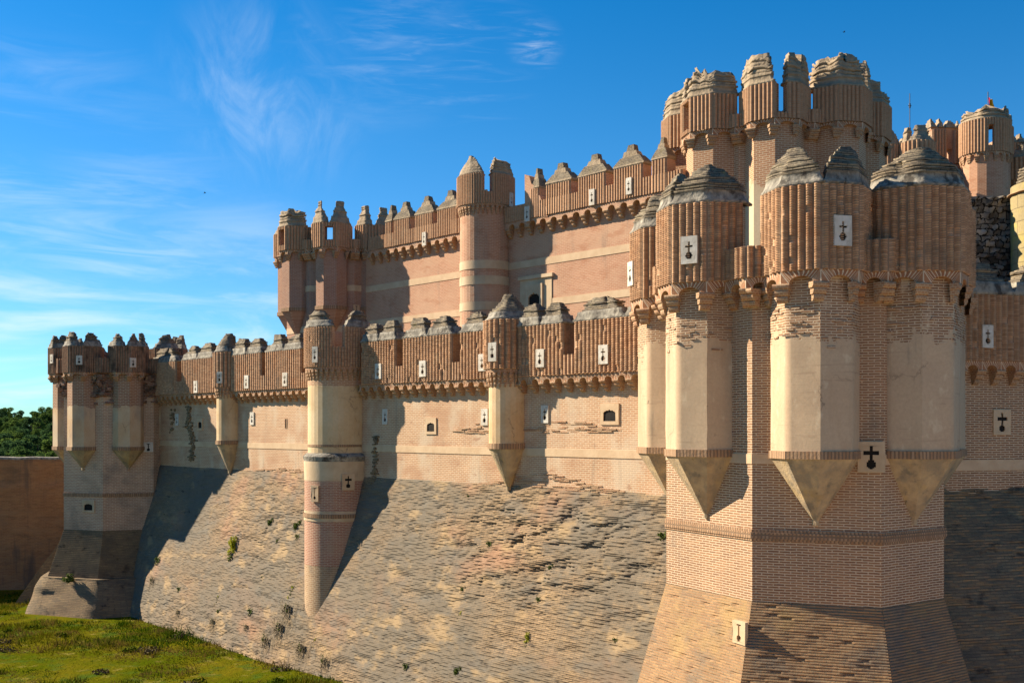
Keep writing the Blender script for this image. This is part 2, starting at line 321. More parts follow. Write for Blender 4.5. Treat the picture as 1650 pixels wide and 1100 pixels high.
def rib_profile(w, pitch, segs, rw=.41):
    n = max(1, int(round(w/pitch))); p = w/n; xs = [0.0]; os_ = [0.0]; us = [0.0]
    for i in range(n):
        c = (i+.5)*p; r = p*rw
        for k in range(segs+1):
            th = math.pi*(1-k/segs); xs.append(c+r*math.cos(th)); os_.append(math.sin(th)**.55 if 0 < k < segs else 0.0); us.append(i+.5+rw*math.cos(th))
        xs.append((i+1)*p); os_.append(0.0); us.append(i+1.0)
    return np.array(xs), np.array(os_), np.array(us), p
def ribbed_panel(mb, p0, p1, z0, z1, thick=.5, pitch=.21, amp=None, segs=4, course=.105, fine=False, mrib=1, mbrick=0, ends=(True, True), rw=.41):
    w = edge_wall(p0, p1); L = np.linalg.norm(np.asarray(p1)-np.asarray(p0))
    xs, os_, us, p = rib_profile(L, pitch, segs, rw); amp = amp or p*rw*1.35
    if fine:
        n = max(2, int(round((z1-z0)/course))); c = (z1-z0)/n; zs = []; fz = []
        for i in range(n):
            zs += [z0+i*c+.001, z0+i*c+.3*c, z0+i*c+.75*c, z0+(i+1)*c-.001]; fz += [.42, 1.0, 1.0, .46]
        zs = np.array(zs); fz = np.array(fz)
    else: zs = np.array([z0, z1]); fz = np.array([1.0, 1.0])
    X, Z = np.meshgrid(xs, zs); O = fz[:, None]*os_[None, :]*amp
    if fine:
        rid = np.floor(us)[None, :]+0*Z; cid = np.floor((Z-z0)/course*1.0001)
        O = O*(.93+.12*h3(rid+int(p0[0]*13), cid, rid*0, 5))
        bad = (h3(rid+int(p0[0]*7), np.floor(cid/3), rid*0, 9) > .955); O = np.where(bad, O*.45, O)
    P = np.zeros(X.shape+(3,)); b = w.P(0)
    P[..., 0] = b[0]+w.t[0]*X+w.n[0]*O; P[..., 1] = b[1]+w.t[1]*X+w.n[1]*O; P[..., 2] = Z
    U = np.stack([us[None, :]+0*Z+int(abs(p0[0]*31)) % 17, Z/course], -1)
    mb.grid(P, U, mrib)
    V = w.V
    mb.quad(V(L, -thick, z0), V(0, -thick, z0), V(0, -thick, z1), V(L, -thick, z1), mbrick)
    if ends[0]: mb.quad(V(0, -thick, z0), V(0, 0, z0), V(0, 0, z1), V(0, -thick, z1), mbrick)
    if ends[1]: mb.quad(V(L, 0, z0), V(L, -thick, z0), V(L, -thick, z1), V(L, 0, z1), mbrick)
    mb.quad(V(0, 0, z1), V(L, 0, z1), V(L, -thick, z1), V(0, -thick, z1), mbrick)
    mb.quad(V(0, -thick, z0), V(L, -thick, z0), V(L, 0, z0), V(0, 0, z0), mbrick)

def corbel_table(mb, p0, p1, zb, zt, d, nb, cwf=.5, skip=(), mv=0, mc=1):
    """a row of small arches on corbels; p0-p1 is the front line, d the overhang behind it"""
    w = edge_wall(p0, p1); L = np.linalg.norm(np.asarray(p1)-np.asarray(p0)); b = L/nb; cw = b*cwf; r = (b-cw)/2
    ht = zt-zb; top = min(.17*ht, .2); zs = zt-top-min(r*.8, ht*.22)
    ah = zt-top-zs
    for i in range(nb):
        c = (i+.5)*b; th = np.linspace(math.pi, 0, 11)
        ax = np.concatenate([[i*b], c+r*np.cos(th), [(i+1)*b]]); az = np.concatenate([[zs], zs+ah*np.sin(th), [zs]])
        tx = np.concatenate([[i*b], c+(b/2)*np.cos(th), [(i+1)*b]])
        lo = np.stack([[w.V(x, 0, z) for x, z in zip(ax, az)]], 0)[0]; hi = np.array([w.V(x, 0, zt) for x in tx])
        vv = np.concatenate([[-1], np.linspace(0, 11, 11), [12]])
        mb.grid(np.stack([lo, hi]), np.stack([np.stack([0*vv+.3, vv], -1), np.stack([0*vv+2.4, vv], -1)]), mv)
        bk = np.array([w.V(x, -d-.05, z) for x, z in zip(ax, az)])
        mb.grid(np.stack([bk, lo]), np.stack([np.stack([ax, 0*ax], -1), np.stack([ax, 0*ax+d], -1)]), mc)
    for i in range(nb+1):
        if i in skip: continue
        J = rng.uniform(.94, 1.03)
        for q, (f0, f1, pr0, pr1, wf) in enumerate(((0, .36, .10, .42, .66), (.34, .70, .40, .74, .82), (.68, 1.0, .72, 1.0, 1.0))):
            a0 = i*b-cw*wf/2; a1 = i*b+cw*wf/2; za, zb_ = zb+f0*(zs-zb), zb+f1*(zs-zb)
            pr = [(-d-.05, za), (-d+d*pr0, za), (-d+d*(pr0*.4+pr1*.6)*J, za+.25*(zb_-za)), (-d+d*pr1*J-.004, za+.62*(zb_-za)), (-d+d*pr1*J-.004, zb_), (-d-.05, zb_)]
            fr = np.array([[w.V(a, o, z) for o, z in pr] for a in (a0, (a0+a1)/2, a1)])
            fr[1, 1:5, :2] += w.n*.03*d/.4
            v = np.array([p_[1] for p_ in pr]); uu = np.array([0, cw/2, cw])
            mb.grid(fr, np.stack([np.broadcast_to(uu[:, None], fr.shape[:2]), np.broadcast_to(v[None, :], fr.shape[:2])], -1), mc)
            for e in (0, 2): mb.poly(list(fr[e]), mc)

def resample(poly, n):
    poly = [np.asarray(p, float) for p in poly]; m = len(poly)
    ln = [np.linalg.norm(poly[(i+1) % m]-poly[i]) for i in range(m)]; tot = sum(ln); out = []
    cnt = [max(2, int(round(n*l/tot))) for l in ln]
    for i in range(m):
        for k in range(cnt[i]): out.append(poly[i]+(poly[(i+1) % m]-poly[i])*k/cnt[i])
    return np.array(out)
def cap_mesh(mb, poly, z0, h, seed=0, tip=.22, nlay=6, cope=.34, over=.07, n=30, rough=.05, mcope=0, mcap=1, bias=None, pw=1.0, style='step'):
    """weathered masonry cap: a mortar coping, stepped brick layers and a stub on top"""
    q = resample(poly, n); c = q.mean(0) if bias is None else np.asarray(bias, float)
    size = np.sqrt(np.mean(np.sum((q-q.mean(0))**2, 1)))
    ov = 1+over/size; ch = cope*h
    if style == 'crown':
        rings = [(.97, z0-.02, 0), (ov, z0, 0), (ov, z0+.28*ch, 0), (.97, z0+.32*ch, 0), (.95, z0+.75*ch, 0), (.92, z0+ch, 0)]
    else: rings = [(.96, z0-.02, 0), (ov, z0, 0), (ov+.012, z0+.16*ch, 0), (.99, z0+.34*ch, 0), (.925, z0+.68*ch, 0), (.90, z0+ch, 0)]
    zz = z0+ch; dz = (h-ch)/nlay
    for i in range(nlay):
        g = i/max(1, nlay-1)
        if style == 'crown': sc_ = (.97, .90, .94, .86, .84, .74)[min(i, 5)]
        elif style == 'hive9': sc_ = (.92, .88, .85, .72, .68, .52, .47, .38, .25)[min(i, 8)]
        elif style == 'block': sc_ = (.74, .66, .69, .54, .42)[min(i, 4)]
        elif style == 'hive': sc_ = .86-.36*(g/.62) if g < .62 else .47-(.47-tip)*((g-.62)/.38)**1.3
        else: sc_ = .84+(tip-.84)*g**pw
        rings += [(sc_, zz+.012, 1), (sc_*1.02, zz+dz*.70, 1), (sc_*.91, zz+dz*.74, 1), (sc_*.91, zz+dz*.98, 1)]; zz += dz
    P = []
    for j, (s, z, m) in enumerate(rings):
        xy = c+(q-c)*s+(q.mean(0)-c)*(1-s)*.0
        p = np.concatenate([xy, np.full((len(q), 1), z)], 1); P.append(p)
    P = np.array(P); P = np.concatenate([P, P[:, :1]], 1)
    fr = np.linspace(0, 1, len(rings))[:, None]; k0_ = 6
    sd_ = np.array([seed*7.3, seed*3.1, seed*1.7])
    for k, (am, scl) in enumerate(((rough*1.6, 1.6), (rough*1.1, 5.0))):
        for ax in range(3):
            P[..., ax] += am*(.16+fr)*2*(vnoise(P*scl+sd_+ax*13, k*5+ax)-.5)*(1.0 if ax < 2 else .8)
    if style == 'crown': P[k0_:, :, 2] += .42*(h3(np.floor(P[k0_:, :, 0]*2.3+sd_[0]), np.floor(P[k0_:, :, 1]*2.3), 0*P[k0_:, :, 0], 41)-.55)*np.linspace(0, 1.3, len(P)-k0_)[:, None]
    # bites knocked out of the upper layers
    bite = (.4 if style == 'crown' else 1)*np.clip(vnoise(np.concatenate([P[..., :2]*1.5, P[..., 2:]*.7], -1)+sd_, 31)-.60, 0, 1)*3.2
    cc = np.array([c[0], c[1]])
    P[..., :2] += (cc-P[..., :2])*np.clip(bite*fr[..., None][..., 0], 0, .55)[..., None]
    per = np.concatenate([[0], np.cumsum(np.linalg.norm(np.diff(np.concatenate([q, q[:1]]), axis=0), axis=1))])
    UVm = np.stack([np.broadcast_to(per, P.shape[:2]), P[..., 2]], -1)
    mats = [r[2] for r in rings]; k = mats.index(1)
    mb.grid(P[:k+1], UVm[:k+1], mcope); mb.grid(P[k:], UVm[k:], mcap)
    mb.poly(P[-1][:-1], mcap)

def plaque(w, a, z, o, wd, ht, kind, parent, name='loophole', depth=.07, mat=None, wb=None):
    """stone plaque with a shallow opening floored in painted shade, standing on the wall plane w at (a, z)"""
    mb = MB(); nx, nz = (18, 30) if kind != 'gun' else (24, 24)
    us = np.linspace(-.5, .5, nx+1); vs = np.linspace(-.5, .5, nz+1)
    def hole(u, v):
        x, y = u*wd, v*ht
        if kind == 'orb':      # cross above a round opening
            return (x*x+(y+.20*ht)**2) < (.20*min(wd, .6*ht))**2*1.25 or (abs(u) < .065 and -.12 < v < .30) or (abs(u) < .22 and .10 < v < .165)
        if kind == 'key': return (x*x+(y+.26*ht)**2) < (.17*wd)**2 or (abs(u) < .075 and -.2 < v < .36) or (abs(u) < .16 and .30 < v < .36)
        if kind == 'cross': return (abs(u) < .075 and -.36 < v < .36) or (abs(u) < .27 and .08 < v < .19) or (x*x+(y+.24*ht)**2) < (.17*wd)**2
        if kind == 'slot': return abs(u) < .3 and abs(v) < .46
        if kind == 'gun': return abs(u) < .33 and -.33 < v < .02+.17*math.sqrt(max(0, 1-(u/.33)**2))
        return False
    H = np.array([[hole((us[i]+us[i+1])/2, (vs[j]+vs[j+1])/2) for i in range(nx)] for j in range(nz)])
    def V(i, j, q): return w.V(a+us[i]*wd, o+q, z+vs[j]*ht)
    for j in range(nz):
        i = 0
        while i < nx:
            i2 = i
            while i2 < nx and H[j, i2] == H[j, i]: i2 += 1
            q = .012 if H[j, i] else depth
            mb.quad(V(i, j, q), V(i2, j, q), V(i2, j+1, q), V(i, j+1, q), 1 if H[j, i] else 0)
            if i2 < nx: mb.quad(V(i2, j, .012), V(i2, j, depth), V(i2, j+1, depth), V(i2, j+1, .012), 0 if kind != 'gun' else 2)
            i = i2
    for i in range(nx):
        for j in range(nz-1):
            if H[j, i] != H[j+1, i]: mb.quad(V(i, j+1, .012), V(i+1, j+1, .012), V(i+1, j+1, depth), V(i, j+1, depth), 0)
    for (i0, j0, i1, j1) in ((0, 0, nx, 0), (nx, 0, nx, nz), (nx, nz, 0, nz), (0, nz, 0, 0)):
        mb.quad(V(i0, j0, -.03), V(i1, j1, -.03), V(i1, j1, depth), V(i0, j0, depth), 0)
    mb.jitter(.012, 3.0, int(abs(a*7)) % 90)
    return mb.build(name, [mat or M['lime'], M['dark'], M['plaster']], parent)

def ngon(c, R, a0, n=8): return [np.asarray(c)+R*A(a0+i*360/n) for i in range(n)]
def offset_poly(poly, d):
    poly = [np.asarray(p, float) for p in poly]; m = len(poly); out = []
    for i in range(m):
        e0 = poly[i]-poly[i-1]; e1 = poly[(i+1) % m]-poly[i]
        n0 = np.array([e0[1], -e0[0]])/np.linalg.norm(e0); n1 = np.array([e1[1], -e1[0]])/np.linalg.norm(e1)
        b = n0+n1; b /= np.linalg.norm(b); out.append(poly[i]+b*d/max(.3, b@n0))
    return out

def turret(owner, c, out_al, Rs, Rt, a0, z, mats, nsides=8, fine=False, pitch=.21, window=None, caps=((-95, 95),), cap_h=1.4, notch={}, nb=1, cap_tip=.2, seed=0,
           thick=.5, cone=True, shaft_mat=None, rw=.41, mcap=None, mcope=None, nlay=7, span=118, rough=.05, course=.105, cap_bias=True, pw=1.0, moulding=True, cope=.3, style='step'):
    """a projecting turret; z = (tip, cone top, corbel bottom, parapet bottom, rib top). Parts: turret > parapet, corbel_table, cap"""
    ztip, zcone, zcb, zp, zr = z; c = np.asarray(c, float); step = 360/nsides
    mb = MB(); ring = ngon(c, Rs, a0, nsides)
    if fine and nsides <= 12:                  # subdivided so that the old edges waver
        rp = resample(ring, nsides*6); rp = np.concatenate([rp, rp[:1]]); zl = np.linspace(zcone, zp+.02, 16)
        Pm = np.array([[(*p, z_) for p in rp] for z_ in zl]); per = np.concatenate([[0], np.cumsum(np.linalg.norm(np.diff(rp, axis=0), axis=1))])
        for ax in (0, 1): Pm[..., ax] += .05*(fbm(Pm*1.6+ax*9+seed, 3, 3)-.5)
        mb.grid(Pm, np.stack([np.broadcast_to(per, Pm.shape[:2]), Pm[..., 2]], -1), 0); mb.poly([(*p, zp+.02) for p in rp[:-1]], 0)
    else: mb.prism(ring, zcone, zp+.02, 0, True, not cone)
    if cone:
        tipr = ngon(c, .13, a0, nsides)
        mb.prism(tipr, ztip-.18, ztip, 1, False, True)
        mb.prism(tipr, ztip, zcone-.22, 1, False, False, ngon(c, Rs, a0, nsides))
    if moulding: mb.prism(ngon(c, Rs+.07, a0, nsides), zcone-.22, zcone+.06, 2, True, True)
    t = mb.build('turret', [shaft_mat or mats['shaft'], mats.get('cone', M['cone']), M['soldier']], owner)
    fac = []
    for k in range(nsides):
        mid = a0+(k+.5)*step; dlt = (mid-out_al+180) % 360-180
        if abs(dlt) <= span: fac.append((dlt, k))
    fac.sort()
    pb = MB(); ct = MB()
    for dlt, k in fac:
        al0 = a0+k*step; p0 = c+Rt*A(al0); p1 = c+Rt*A(al0+step)
        ztop = zr-notch.get(round(dlt), 0) if notch else zr
        corbel_table(ct, p0, p1, zcb, zp, (Rt-Rs)*math.cos(R_(step/2)), nb, .43 if nsides < 12 else .5, skip=() if dlt == fac[-1][0] else (nb,))
        if window and abs(dlt-window[0]) < step/2:
            _, fa, fb, za, zb_ = window; d = p1-p0; q0 = p0+d*fa; q1 = p0+d*fb
            ribbed_panel(pb, p0, q0, zp, ztop, thick, pitch, fine=fine, course=course, rw=rw); ribbed_panel(pb, q1, p1, zp, ztop, thick, pitch, fine=fine, course=course, rw=rw)
            ribbed_panel(pb, q0, q1, zp, za, thick+.003, pitch, fine=fine, course=course, rw=rw)
            if zb_ < ztop: ribbed_panel(pb, q0, q1, zb_, ztop, thick+.003, pitch, fine=fine, course=course, rw=rw)
        else: ribbed_panel(pb, p0, p1, zp, ztop, thick, pitch, fine=fine, course=course, rw=rw, ends=(dlt == fac[0][0], dlt == fac[-1][0]) if not notch else (True, True))
    pb.build('parapet', [mats['brick'], mats['rib']], t)
    ct.build('corbel_table', [M['vouss'], M['corbel']], t)
    for i, cp in enumerate(caps):
        b0, b1 = cp[:2]; sty = cp[2] if len(cp) > 2 else style; chh = cp[3] if len(cp) > 3 else cap_h
        n = max(2, int(abs(b1-b0)//22)+1); out = [out_al+b0+(b1-b0)*j/(n-1) for j in range(n)]
        def rad(al):
            if nsides > 12: return Rt
            x = ((al-a0) % step)-step/2; return Rt*math.cos(R_(step/2))/math.cos(R_(x))
        lim = [al for al in out]
        if nsides <= 12:
            vs_ = [a0+k*step for k in range(-16, 24) if min(b0, b1)+out_al < a0+k*step < max(b0, b1)+out_al]
            lim = sorted([out_al+b0, out_al+b1]+vs_)
        outer = [c+rad(al)*A(al) for al in lim]
        span_ = abs(b1-b0)
        if span_ > 150: poly = outer
        else:
            ri = max(.15, 1-(thick+.25)/Rt)
            poly = outer+[c+rad(al)*ri*A(al) for al in (lim[-1], lim[0])]
        cm = MB(); cap_mesh(cm, poly, zr, chh, seed+i*3+1, tip=cap_tip, nlay=nlay, cope=cope, rough=rough, mcope=0, mcap=1, pw=pw, style=sty)
        cm.build('cap', [mcope or M['coping'], mcap or M['cap']], t)
    return t

# ------------------------------------------------------------------ OUTER CURTAIN WALL (left front)
T1 = np.array([.680, -.733]); T1 /= np.linalg.norm(T1)
W1 = Wall((5.57, 49.5), T1)                 # a = 0 at the tower on the right, a < 0 towards the left
ZT, ZB = -2.92, -14.6                       # top of the talus, below the moat floor
BAT = .30
cw = thing('curtain_wall', 'long brick outer curtain wall with sloping eroded talus, between the near and far corner towers', 'castle wall', (*W1.P(-25), -14))
mb = MB()
pl = [W1.P(-56, 0), W1.P(3, 0), W1.P(3, -2.2), W1.P(-56, -2.2)]
mb.prism(pl, ZT-.6, 2.5, 0)
mb.build('wall_body', [M['wall_brick']], cw)
mb = MB(); pl = [W1.P(-56, .035), W1.P(3, .035), W1.P(3, -.1), W1.P(-56, -.1)]
mb.prism(pl, -1.40, -1.02, 0, True, True); mb.jitter(.008, 1.5)
mb.build('render_band', [M['band']], cw)

def talus_mesh(w, a0, a1, ztop, zbot, bat, row, seed, erode, da=.11, ztop_fn=None):
    """stepped brick courses with individually worn bricks"""
    ns = int((a1-a0)/da); s = np.linspace(a0, a1, ns); nr = int((ztop-zbot)/row)
    P = []; UV = []
    for i in range(nr):
        z1 = ztop-i*row; z0 = z1-row*.97
        base = bat*(i)*row+.02
        col = np.floor((s+(.17 if i % 2 else 0)+.1*vnoise(np.stack([s*0+i, s*.2, s*0], -1), 4))/.34)
        rnd = h3(col, np.full_like(col, i), col*0, seed)
        zz = np.full_like(s, z1); p3 = np.stack([s*.16, zz*.2, 0*s], -1)
        er = erode(s, z1)
        sq = (col+.5)*.34; row_j = np.full_like(s, i)
        big = fbm(np.stack([sq*.6, row_j*.13, 0*s+3], -1), seed+3, 5)
        rag = fbm(np.stack([sq*1.3, row_j*.26, 0*s+5], -1), seed+9, 3)
        crk = fbm(np.stack([s*.5, zz*.22, 0*s+9], -1), seed+11, 3)
        d = base+(rnd-.5)*.022*(.25+er)-er*(np.clip(big-.54, 0, 1)*.9+.07*(rnd > .93)+np.clip(rag-.62, 0, 1)*.7)
        d = d-.05*er*np.exp(-((crk-.5)/.012)**2)
        d = d+.05*(fbm(np.stack([s*.12, zz*.15, 0*s], -1), seed+5, 3)-.5)*3*er
        for z, o in ((z1, d-.012), (z1-row*.3, d-.014), (z1-row*.31, d+.01), (z0, d+.01+.012*(rnd-.3))):
            q = w.p[None, :]+w.t[None, :]*s[:, None]+w.n[None, :]*o[:, None]
            P.append(np.concatenate([q, np.full((ns, 1), z)], 1)); UV.append(np.stack([s, np.full(ns, z)], -1))
    P = np.array(P); UV = np.array(UV)
    # anchor the top edge behind the wall face
    top = P[:1].copy(); top[..., :2] -= w.n*.5; P = np.concatenate([top, P]); UV = np.concatenate([UV[:1]+[0, .1], UV])
    mb = MB(); mb.grid(P[:, ::-1], UV[:, ::-1], 0); return mb
def erode1(s, z):
    e = .10+.95*np.exp(-((s+4.5)/8.5)**2)*math.exp(-((z+5.6)/3.2)**2)+.35*np.exp(-((s+30)/5.0)**2)*math.exp(-((z+6.5)/3.0)**2)
    e = e+.18*max(0, (-9.5-z)/3)
    return np.clip(e, .06, 1.1)
talus_mesh(W1, -56, 4.5, ZT, ZB, BAT, .085, 3, erode1).build('talus', [M['talus']], cw)

# ragged brick edge where the facing broke away above the talus
def broken_patch(parent, w, a0, a1, zmid, amp, n, seed, mat):
    mb = MB(); r = random.Random(seed)
    for i in range(n):
        a = r.uniform(a0, a1); f = 1-abs((a-(a0+a1)/2)/((a1-a0)/2)); z = zmid+amp*f*r.uniform(-.4, 1)
        L = r.uniform(.25, .9); hh = r.uniform(.04, .07); d = r.uniform(.0, .055)
        mb.box(w.P(a, -.02), w.t, w.n, L, d+.02, z, z+hh, 0)
    mb.jitter(.015, 4, seed); mb.build('broken_facing', [mat], parent)
broken_patch(cw, W1, -10.5, -.8, ZT-.05, .75, 150, 5, M['corbel'])
broken_patch(cw, W1, -34, -26, ZT, .30, 60, 6, M['corbel'])
broken_patch(cw, W1, -7.2, -1.0, -.15, .55, 60, 8, M['corbel'])
broken_patch(cw, W1, -12.6, -9.2, -.2, .45, 36, 9, M['corbel'])

def crack_strip(parent, w, pts, n, wid, seed, mat):
    mb = MB(); r = random.Random(seed)
    for i in range(n):
        f = r.random()*(len(pts)-1); k_ = int(f); x = pts[k_][0]+(pts[k_+1][0]-pts[k_][0])*(f-k_); y = pts[k_][1]+(pts[k_+1][1]-pts[k_][1])*(f-k_)
        a, z = w.hit(x, y); a += r.gauss(0, wid); hh = r.uniform(.06, .16)
        mb.box(w.P(a, -.02), w.t, w.n, r.uniform(.12, .4), r.uniform(.04, .16), z, z+hh, 0)
    mb.jitter(.03, 3, seed); mb.build('broken_facing', [mat], parent)
crack_strip(cw, W1, [(303, 655), (306, 690), (312, 715), (309, 744)], 130, .22, 12, M['plinth'])
crack_strip(cw, W1, [(281, 660), (276, 700)], 30, .2, 13, M['plinth'])
crack_strip(cw, W1, [(606, 700), (605, 760), (600, 790)], 60, .12, 14, M['plinth'])
OV = .5                                     # overhang of the machicolated parapet
ZCB, ZP1, ZR1 = 1.72, 2.53, 5.02
corb = MB()
for (a0, a1) in ((-54, -38.9), (-36.6, -25.6), (-21.0, -9.6), (-7.2, 2.5)):
    corbel_table(corb, W1.P(a0, OV), W1.P(a1, OV), ZCB, ZP1, OV, int(round((a1-a0)/.80)), .46)
corb.jitter(.02, 2.5); corb.build('corbel_table', [M['vouss'], M['corbel']], cw)
gaps = []                                   # embrasures, as (left, right) along the wall
for pxs in ((285, 294.5), (344, 351), (422, 429.5), (487, 497), (639, 651), (729.5, 743), (909, 927)):
    gaps.append((W1.at(pxs[0], OV), W1.at(pxs[1], OV)))
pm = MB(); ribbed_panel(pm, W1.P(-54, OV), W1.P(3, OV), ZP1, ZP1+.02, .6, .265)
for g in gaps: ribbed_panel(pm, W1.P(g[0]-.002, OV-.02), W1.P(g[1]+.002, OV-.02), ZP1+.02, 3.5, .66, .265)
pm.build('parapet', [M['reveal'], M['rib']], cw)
stops = [-54]+[x for g in gaps for x in g]+[3.0]
blocks = [(stops[i], stops[i+1]) for i in range(0, len(stops), 2)]
holes = [(-38.85, -36.4), (-25.8, -20.7), (-9.55, -7.15)]      # where turrets stand in the parapet
k = 0
for (a0, a1) in blocks:
    segs_ = [(a0, a1)]
    for h0, h1 in holes:
        nx = []
        for s0, s1 in segs_:
            if h1 <= s0 or h0 >= s1: nx.append((s0, s1)); continue
            if h0-s0 > .3: nx.append((s0, h0))
            if s1-h1 > .3: nx.append((h1, s1))
        segs_ = nx
    for s0, s1 in segs_:
        m_ = MB(); near = s0 > -22
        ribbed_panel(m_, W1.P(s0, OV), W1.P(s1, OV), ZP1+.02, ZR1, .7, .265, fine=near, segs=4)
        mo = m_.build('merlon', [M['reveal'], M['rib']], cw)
        L = s1-s0; nc = 2 if L > 2.6 else 1
        for i in range(nc):
            b0 = s0+L*i/nc; b1 = s0+L*(i+1)/nc; k += 1
            cm = MB(); cap_mesh(cm, [W1.P(b0+.03, OV+.06), W1.P(b1-.03, OV+.06), W1.P(b1-.03, OV-.76), W1.P(b0+.03, OV-.76)], ZR1, 1.02+.14*rng.random(), 40+k, tip=.26 if nc == 2 else .34, nlay=5, cope=.42, over=.08, rough=.04, style='block')
            cm.build('cap', [M['coping'], M['cap']], mo)

for px, py, o, kd in ((316, 623, OV, 'orb'), (398, 615, OV, 'orb'), (460, 611, OV, 'orb'), (610.5, 598, OV, 'orb'), (682, 594, OV, 'orb'), (778, 584, OV, 'orb'), (871, 577, OV, 'orb'), (973, 571, OV, 'orb'),
                      (286, 676, 0, 'orb'), (407, 674, 0, 'orb'), (621.5, 671, 0, 'orb'), (782, 671.5, 0, 'orb'), (879, 667, 0, 'orb')):
    off = o+(.10 if o > 0 else 0); a, z = W1.hit(px, py, off)
    plaque(W1, a, z, off, .50 if o == 0 else .58, .88, kd, cw)
for px, py, wd, ht, kd in ((695, 686, .95, .92, 'gun'), (983, 667, 1.15, 1.0, 'gun'), (323, 683, .85, .9, 'gun')):
    a, z = W1.hit(px, py); plaque(W1, a, z, 0, wd, ht, kd, cw, 'gun_port', .06, M['band'])
a, z = W1.hit(461, 682); plaque(W1, a, z, 0, .26, .65, 'slot', cw, 'loophole', .03, M['corbel'])

# ------------------------------------------------------------------ bartizans on the curtain wall
def circ_mats(shaft): return {'shaft': shaft, 'brick': M['wall_brick'], 'rib': M['rib']}
PL_SH = brick_mat('plastered bartizan', (.4, .22, .12), (.34, .18, .1), (.5, .38, .25), .1, .33, .018, plaster=((.58, .44, .27), (.47, .31, .16), 2.3, .8, 1), stains=[((.33, .2, .1), (1, 1, .3), .58, .76, .5, 41), (GREY, (1.4, 1.4, .5), .62, .78, .4, 42)], bump=.35)
al_w1 = math.degrees(math.atan2(W1.n[0], -W1.n[1]))
def bartizan(px, r, rt, label, z, seed, fine):
    a = W1.at(px); c = W1.P(a, .12)
    th = thing('bartizan', label, 'turret', (*c, z[0]), 'slim round bartizans on the outer curtain wall')
    t = turret(th, c, al_w1, r, rt, al_w1-7.5, z, circ_mats(PL_SH), nsides=24, fine=fine, pitch=.21, caps=((-150, 150),), cap_h=1.35, seed=seed, nlay=7, cap_tip=.24, thick=.4, span=150, style='hive')
    return th, c
b2, c2 = bartizan(822.5, 1.02, 1.17, 'slim round bartizan with pointed base and white plaque, nearer of the two', (-3.0, -.85, 2.05, 2.95, 5.45), 3, True)
b1, c1 = bartizan(373, .92, 1.04, 'slim round bartizan with pointed base beside the far corner tower shadow', (-3.05, -.95, 2.05, 2.85, 5.3), 9, False)
def on_round(c, r, px, py, wd, ht, kind, parent, name='loophole', depth=.07, mat=None):
    x = (px-825)/F                           # nearest crossing of the sight line with the drum
    d = np.array([x, 1.0]); dd = d@d; b = d@c; disc = b*b-dd*(c@c-r*r); tt = (b-math.sqrt(max(disc, 0)))/dd
    p = d*tt; n = (p-c)/np.linalg.norm(p-c); w = Wall(p, (-n[1], n[0])); return plaque(w, 0, (HZ-py)/F*p[1], 0.01, wd, ht, kind, parent, name, depth, mat)
on_round(c2, 1.25, 794.5, 567, .52, .95, 'orb', b2); on_round(c1, 1.1, 354.5, 608, .45, .8, 'orb', b1)

# ------------------------------------------------------------------ round tower half way along the wall
ct_ = W1.P(W1.at(556), .45)
rt_ = thing('round_tower', 'tall round tower with plastered upper drum and pink brick base, midway along the curtain wall', 'tower', (*ct_, -12))
SH_R = brick_mat('round tower plaster', (.4, .22, .12), (.34, .18, .1), (.5, .38, .25), .1, .33, .018, plaster=((.60, .46, .28), (.50, .35, .19), 2.5, .5, 1), stains=[((.36, .24, .13), (1, 1, .25), .56, .76, .55, 43), (GREY, (1.6, 1.6, .3), .6, .78, .35, 44)], bump=.35)
DRUM = brick_mat('pink patterned drum', (.38, .18, .115), (.31, .135, .085), (.48, .34, .24), .10, .36, .02, stains=[((.42, .3, .2), (.5, .5, .7), .5, .7, .5, 45), (GREY, (1.2, 1.2, .5), .6, .75, .4, 46)], bump=.6)
TANB = brick_mat('tan drum brick', (.40, .26, .15), (.33, .20, .11), (.46, .34, .22), .12, .36, .022, stains=[(GREY, (.8, .8, .6), .52, .72, .5, 47)], bump=.7)
def ring_stack(levels, n=40):
    mb = MB()
    for (r0, z0, r1, z1, m) in levels:
        th = np.linspace(0, 2*math.pi, n+1)
        P = np.array([[[ct_[0]+r*math.sin(x), ct_[1]-r*math.cos(x), z] for x in th] for r, z in ((r0, z0), (r1, z1))])
        U = np.array([[[x*2.0, z0] for x in th], [[x*2.0, z1 if z1 != z0 else z1+.2] for x in th]]); mb.grid(P, U, m)
    return mb
rmats = {'shaft': SH_R, 'brick': M['wall_brick'], 'rib': M['rib']}
turret(rt_, ct_, al_w1, 1.86, 2.02, al_w1-5, (-4, -1.7, 2.85, 3.6, 6.0), rmats, nsides=36, fine=True, caps=((-70, 45), (69, 150)), cap_h=1.0, seed=21, nlay=5, cap_tip=.4, style='block', cope=.42, thick=.5, cone=False, span=165, moulding=False,
       notch={50: 1.2, 60: 1.2}, pw=.8)
ring_stack([(2.06, -13.5, 2.06, -8.2, 2), (2.06, -8.2, 2.06, -5.55, 1), (2.10, -5.55, 2.10, -5.35, 3), (2.15, -5.35, 2.15, -5.12, 4), (2.08, -5.12, 2.08, -4.95, 3), (2.06, -4.95, 2.06, -3.15, 1), (2.07, -3.15, 2.10, -2.0, 3), (2.10, -2.0, 2.16, -1.72, 5), (2.16, -1.72, 2.02, -1.58, 5), (2.02, -1.58, 1.85, -1.5, 5), (1.88, -1.14, 1.88, -1.0, 4)]).build('drum', [M['wall_brick'], DRUM, TANB, M['plaster'], M['soldier'], M['coping']], rt_)
